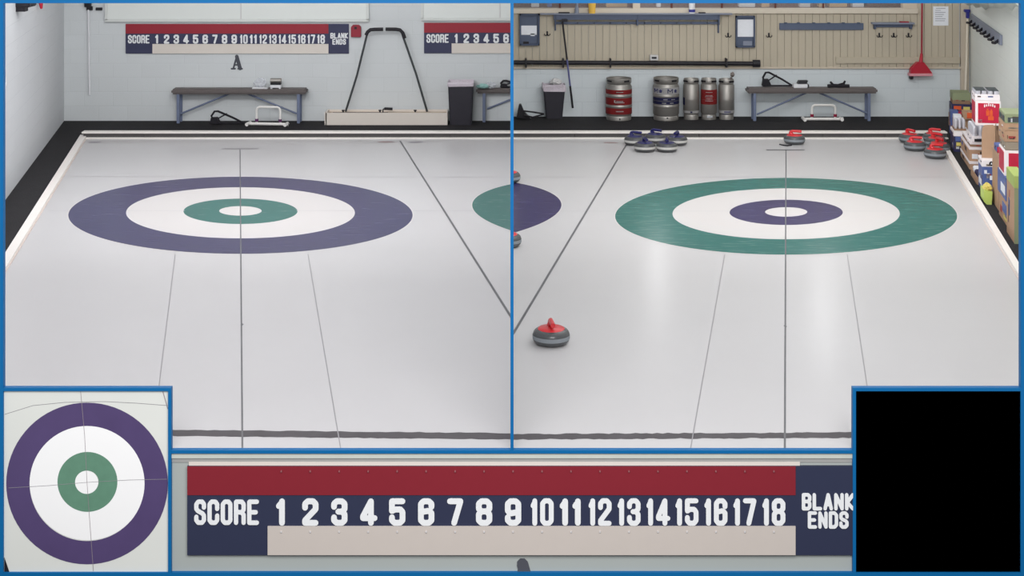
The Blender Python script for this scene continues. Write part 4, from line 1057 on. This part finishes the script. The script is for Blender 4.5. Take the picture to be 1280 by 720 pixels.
r = carton('white bag end on the leaning brown carton', 2.28, 20.05, .307, .10, .15, .05, M['paper'], 'paper_bag', 'bag')
# blue carton near the back
r = carton('blue and white carton with a yellow stripe beside the bumper end', 2.195, 19.3, ZF, .20, .42, .26, M['carton_navy'], m_lid=M['carton_white'])
MB().box((-.003, -.004, .205), (.203, .1, .262)).build('white_band', M['carton_white'], r)
face(r, .02, .14, .19, .2, M['carton_blue']); face(r, .03, .08, .19, .125, M['carton_yellow'], 'yellow_stripe'); face(r, .07, .22, .12, .24, M['blue_label'])
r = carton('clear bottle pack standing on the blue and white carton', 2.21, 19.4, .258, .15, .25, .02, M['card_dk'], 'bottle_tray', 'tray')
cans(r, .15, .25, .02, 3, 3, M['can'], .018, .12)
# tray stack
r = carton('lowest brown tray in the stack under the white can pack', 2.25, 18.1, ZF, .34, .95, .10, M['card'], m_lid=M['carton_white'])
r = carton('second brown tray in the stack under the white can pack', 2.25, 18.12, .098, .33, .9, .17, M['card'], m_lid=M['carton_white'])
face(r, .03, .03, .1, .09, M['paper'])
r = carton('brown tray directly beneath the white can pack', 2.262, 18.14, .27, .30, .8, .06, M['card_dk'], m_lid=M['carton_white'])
r = carton('open white can pack with a black label halfway down the wall', 2.28, 18.12, .332, .30, .5, .07, M['carton_white'], 'can_pack', 'can pack'); face(r, .03, .005, .14, .04, M['black'], 'black_label')
cans(r, .30, .5, .07, 4, 6, M['can'])
r = carton('small open brown tray with dark contents near the bumper', 2.225, 17.2, ZF, .16, .6, .09, M['card'], 'open_tray', 'tray', True)
MB().box((.02, .02, .02), (.14, .4, .11), .01).build('dark_contents', M['carton_navy'], r); MB().box((.02, .42, .02), (.14, .58, .12), .01).build('pale_contents', M['paper'], r)
# upper beer carton on hidden support
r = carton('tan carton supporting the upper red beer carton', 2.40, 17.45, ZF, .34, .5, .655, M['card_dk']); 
rb = beer_carton('upper red and white beer carton with black topped cans above it', 2.235, 17.42, .653, .285, .35, .29); r = rb
r = carton('white pack of dark topped cans on the upper beer carton', 2.232, 17.43, .945, .28, .34, .07, M['carton_white'], 'can_pack', 'can pack')
for i in range(4):
    for j in range(5): MB().lathe([(0, 0), (.029, 0), (.031, .01), (.031, .04), (0, .04)], ((i+.5)*.07, (j+.5)*.068, .07), 14).build('can', M['can'], r, True)
for i in range(2): MB().box((.012+i*.14, .02, .11), (.128+i*.14, .325, .116)).build('dark_lid', M['can_dark'], r)
# tall folded cardboard
r = thing('flattened_cardboard', 'tall rounded sheet of brown cardboard standing by the can pack', 'cardboard', at_u(2.255, 17.0, .348), RZ)
m = MB(); m.prism([(0, 0, 0), (.145, 0, 0), (.145, 0, .36), (.125, 0, .38), (.03, 0, .375), (.008, 0, .34), (0, 0, .28)], (0, .02, 0)); m.build('front_sheet', M['card'], r)
m = MB(); m.prism([(.145, 0.02, 0), (.145, .02, .365), (.2, .36, .35), (.2, .36, 0)], (.006, 0, 0)); m.build('side_sheet', M['card'], r)
r = carton('blue and white pack on the floor beneath the tall cardboard sheet', 2.24, 16.85, ZF, .15, .35, .275, M['carton_blue'], 'drink_pack', 'drink pack')
for (a, b, c2, e) in ((.03, .03, .07, .07), (.08, .13, .13, .18), (.02, .2, .05, .24)): face(r, a, b, c2, e, M['paper'])
face(r, .05, .05, .3, .12, M['paper'], 'print', 'left')
r = carton('white pack with a black round emblem between cardboard and blue pack', 2.235, 16.86, .272, .155, .34, .075, M['carton_white'], 'drink_pack', 'drink pack')
m = MB(); n = 20; m.prism([(.105+.026*math.cos(2*math.pi*i/n), -.004, .038+.026*math.sin(2*math.pi*i/n)) for i in range(n)], (0, .003, 0)); m.build('round_emblem', M['black'], r)
m = MB(); m.prism([(.105, -.006, .056), (.114, -.006, .03), (.096, -.006, .03)], (0, .002, 0)); m.build('emblem_mark', M['paper'], r)
# column of flattened cardboard
r = thing('cardboard_bundle', 'narrow bundle of upright flattened cardboard left of the lower beer carton', 'cardboard', at_u(2.27, 15.85, ZF), RZ)
for i in range(6): MB().box((.012+i*.02, .0+.02*(i % 3), 0), (.026+i*.02, .5, .60-.03*((i*2) % 3))).build('sheet', M[('card', 'card_gr', 'card_dk')[i % 3]], r)
r = carton('small pink and blue packet perched on the cardboard bundle', 2.28, 15.95, .60, .11, .25, .07, M['carton_blue'], 'packet', 'packet'); face(r, .0, .0, .05, .06, M['carton_red'])
r = thing('shopping_bag', 'lime green bag with yellow items on the mat by the bumper', 'bag', at_u(2.165, 16.15, ZF), RZ)
m = MB(); 
for k2 in range(1): m.prism([(0, 0, .03), (.03, 0, 0), (.08, 0, .0), (.09, 0, .14), (.0, 0, .15)], (0, .3, 0))
m.build('body', M['lime_bag'], r)
crumple(MB(), .05, .1, .09, 12, base=(.05, .12, .12)).build('yellow_items', M['carton_yellow'], r)
# near column
Yn = 15.3
r = carton('brown carton with a blue side panel at the bottom of the near column', 2.262, Yn-.35, ZF, .42, .75, .235, M['card']); face(r, .02, .10, .5, .2, M['carton_blue'], 'print', 'left'); face(r, .1, .04, .4, .07, M['carton_yellow'], 'print', 'left'); face(r, .05, .05, .12, .16, M['carton_white'])
r = carton('blue carton directly beneath the lower beer carton', 2.262, Yn-.1, .235, .42, .6, .24, M['carton_blue']); face(r, .05, .05, .35, .14, M['paper'], 'print', 'left'); face(r, .06, .05, .2, .17, M['carton_navy']); face(r, .1, .08, .15, .13, M['paper'])
r = beer_carton('lower red and white beer carton at the right picture edge', 2.262, Yn, .478, .42, .40, .262)
r = carton('greyish brown tray on the lower beer carton', 2.272, Yn+.01, .743, .40, .4, .085, M['card_gr'])
r = carton('brown carton with a black script mark in the near column', 2.262, Yn+.01, .83, .42, .42, .115, M['card'])
m = MB(); m.prism([(.15, -.004, .02), (.20, -.004, .02), (.20, -.004, .08), (.175, -.004, .05)], (0, .003, 0)); m.box((.03, -.004, .03), (.034, -.001, .07)); m.box((.05, -.004, .03), (.09, -.001, .036)); m.box((.09, -.004, .03), (.1, -.001, .05)); m.build('script_mark', M['black'], r)
r = carton('brown tray under the dark can pack, high in the near column', 2.262, Yn+.01, .946, .42, .42, .075, M['card'])
r = carton('dark green and pale can pack on top of the near column', 2.267, Yn+.01, 1.022, .41, .42, .095, M['carton_green'], 'can_pack', 'can pack')
face(r, .03, .012, .41, .06, M['can_dark'], 'dark_window'); face(r, .02, .012, .18, .07, M['can_dark'], 'dark_window', 'left'); face(r, .22, .012, .4, .07, M['can_dark'], 'dark_window', 'left')
m = MB(); 
for q in (.06, .14, .22): m.box((q, -.006, .012), (q+.015, -.002, .05))
m.build('pale_print', M['can'], r)
# nearest cartons
r = carton('tall lime green and tan carton, nearest to the gallery', 2.225, 14.4, ZF, .10, .5, .655, M['card'], 'tall_carton', 'box')
MB().box((-.003, -.003, .54), (.103, .503, .658), .003).build('lime_top', M['lime'], r)
face(r, .0, .0, .10, .54, M['carton_green'], 'front_panel')
r = carton('blue and white mottled pack right of the tall lime carton', 2.34, 14.25, ZF, .3, .5, .22, M['carton_blue'], 'drink_pack', 'drink pack')
for q in range(4): face(r, .01+.03*q, .02+.05*q, .03+.03*q, .05+.05*q, M['paper'])
r = carton('brown carton on the mottled blue pack at the right edge', 2.34, 14.26, .218, .3, .45, .2, M['card']); face(r, .0, .08, .1, .16, M['lime'])
r = carton('lime lidded box on the brown carton at the right edge', 2.34, 14.27, .42, .3, .4, .19, M['carton_orange'], m_lid=M['lime'])

# ================================================================ LIGHTS
def area(name, loc, sx, sy, e, rot=(0, 0, 0), col=(1, 1, 1)):
    l = bpy.data.lights.new(name, 'AREA'); l.shape = 'RECTANGLE'; l.size = sx; l.size_y = sy; l.energy = e; l.color = col
    o = bpy.data.objects.new(name, l); o.location = loc; o.rotation_euler = rot; COL.objects.link(o); return o
EL = 146
area('ceiling_lamps_left', (-2.7, 14.2, 4.1), 4.2, 9, EL, col=(1.0, .985, .985))
area('ceiling_lamps_right', (2.7, 14.2, 4.1), 4.2, 9, EL, col=(1.0, .985, .985))
area('gallery_fill', (0, 3.5, 4.3), 6.5, 3.5, 640, rot=(math.radians(35), 0, 0), col=(1, .99, .99))  # added fill that lights the gallery side, not a known fixture
area('wall_fill_left', (-2.9, 14.5, 4.0), 4.5, .8, 172, rot=(math.radians(68), 0, 0))  # added fill to brighten the left back wall
area('wall_fill_right', (2.9, 14.5, 4.0), 4.5, .8, 172, rot=(math.radians(68), 0, 0))  # added fill to brighten the right back wall
area('lamp_beyond_windows', (4, 22.9, 2.5), 6, .4, 12)
def pointl(name, px, py, Yl, e, rad=.12):
    z = (py-HZ)*Yl/F-H
    l = bpy.data.lights.new(name, 'POINT'); l.energy = e; l.shadow_soft_size = rad
    o = bpy.data.objects.new(name, l); o.location = (X(px, Yl), Yl, z); COL.objects.link(o)
pointl('wall_lamp_right', 1030, 400, 21.7, 14); pointl('wall_lamp_left', 822, 350, 21.7, 10)
w = bpy.data.worlds.new('World'); C.world = w; w.use_nodes = True
w.node_tree.nodes['Background'].inputs[0].default_value = (.97, .98, 1, 1); w.node_tree.nodes['Background'].inputs[1].default_value = .45

# ================================================================ CAMERA
cam = bpy.data.cameras.new('camera'); co = bpy.data.objects.new('camera', cam); COL.objects.link(co)
co.location = (0, 0, H); co.rotation_euler = (math.pi/2, 0, 0)
cam.sensor_width = 36; cam.lens = F/1280*36; cam.shift_y = -(360-HZ)/1280; cam.clip_end = 200
C.camera = co
v = C.view_settings; v.view_transform = 'Standard'; v.look = 'None'; v.gamma = 1; v.exposure = 0; v.use_curve_mapping = False
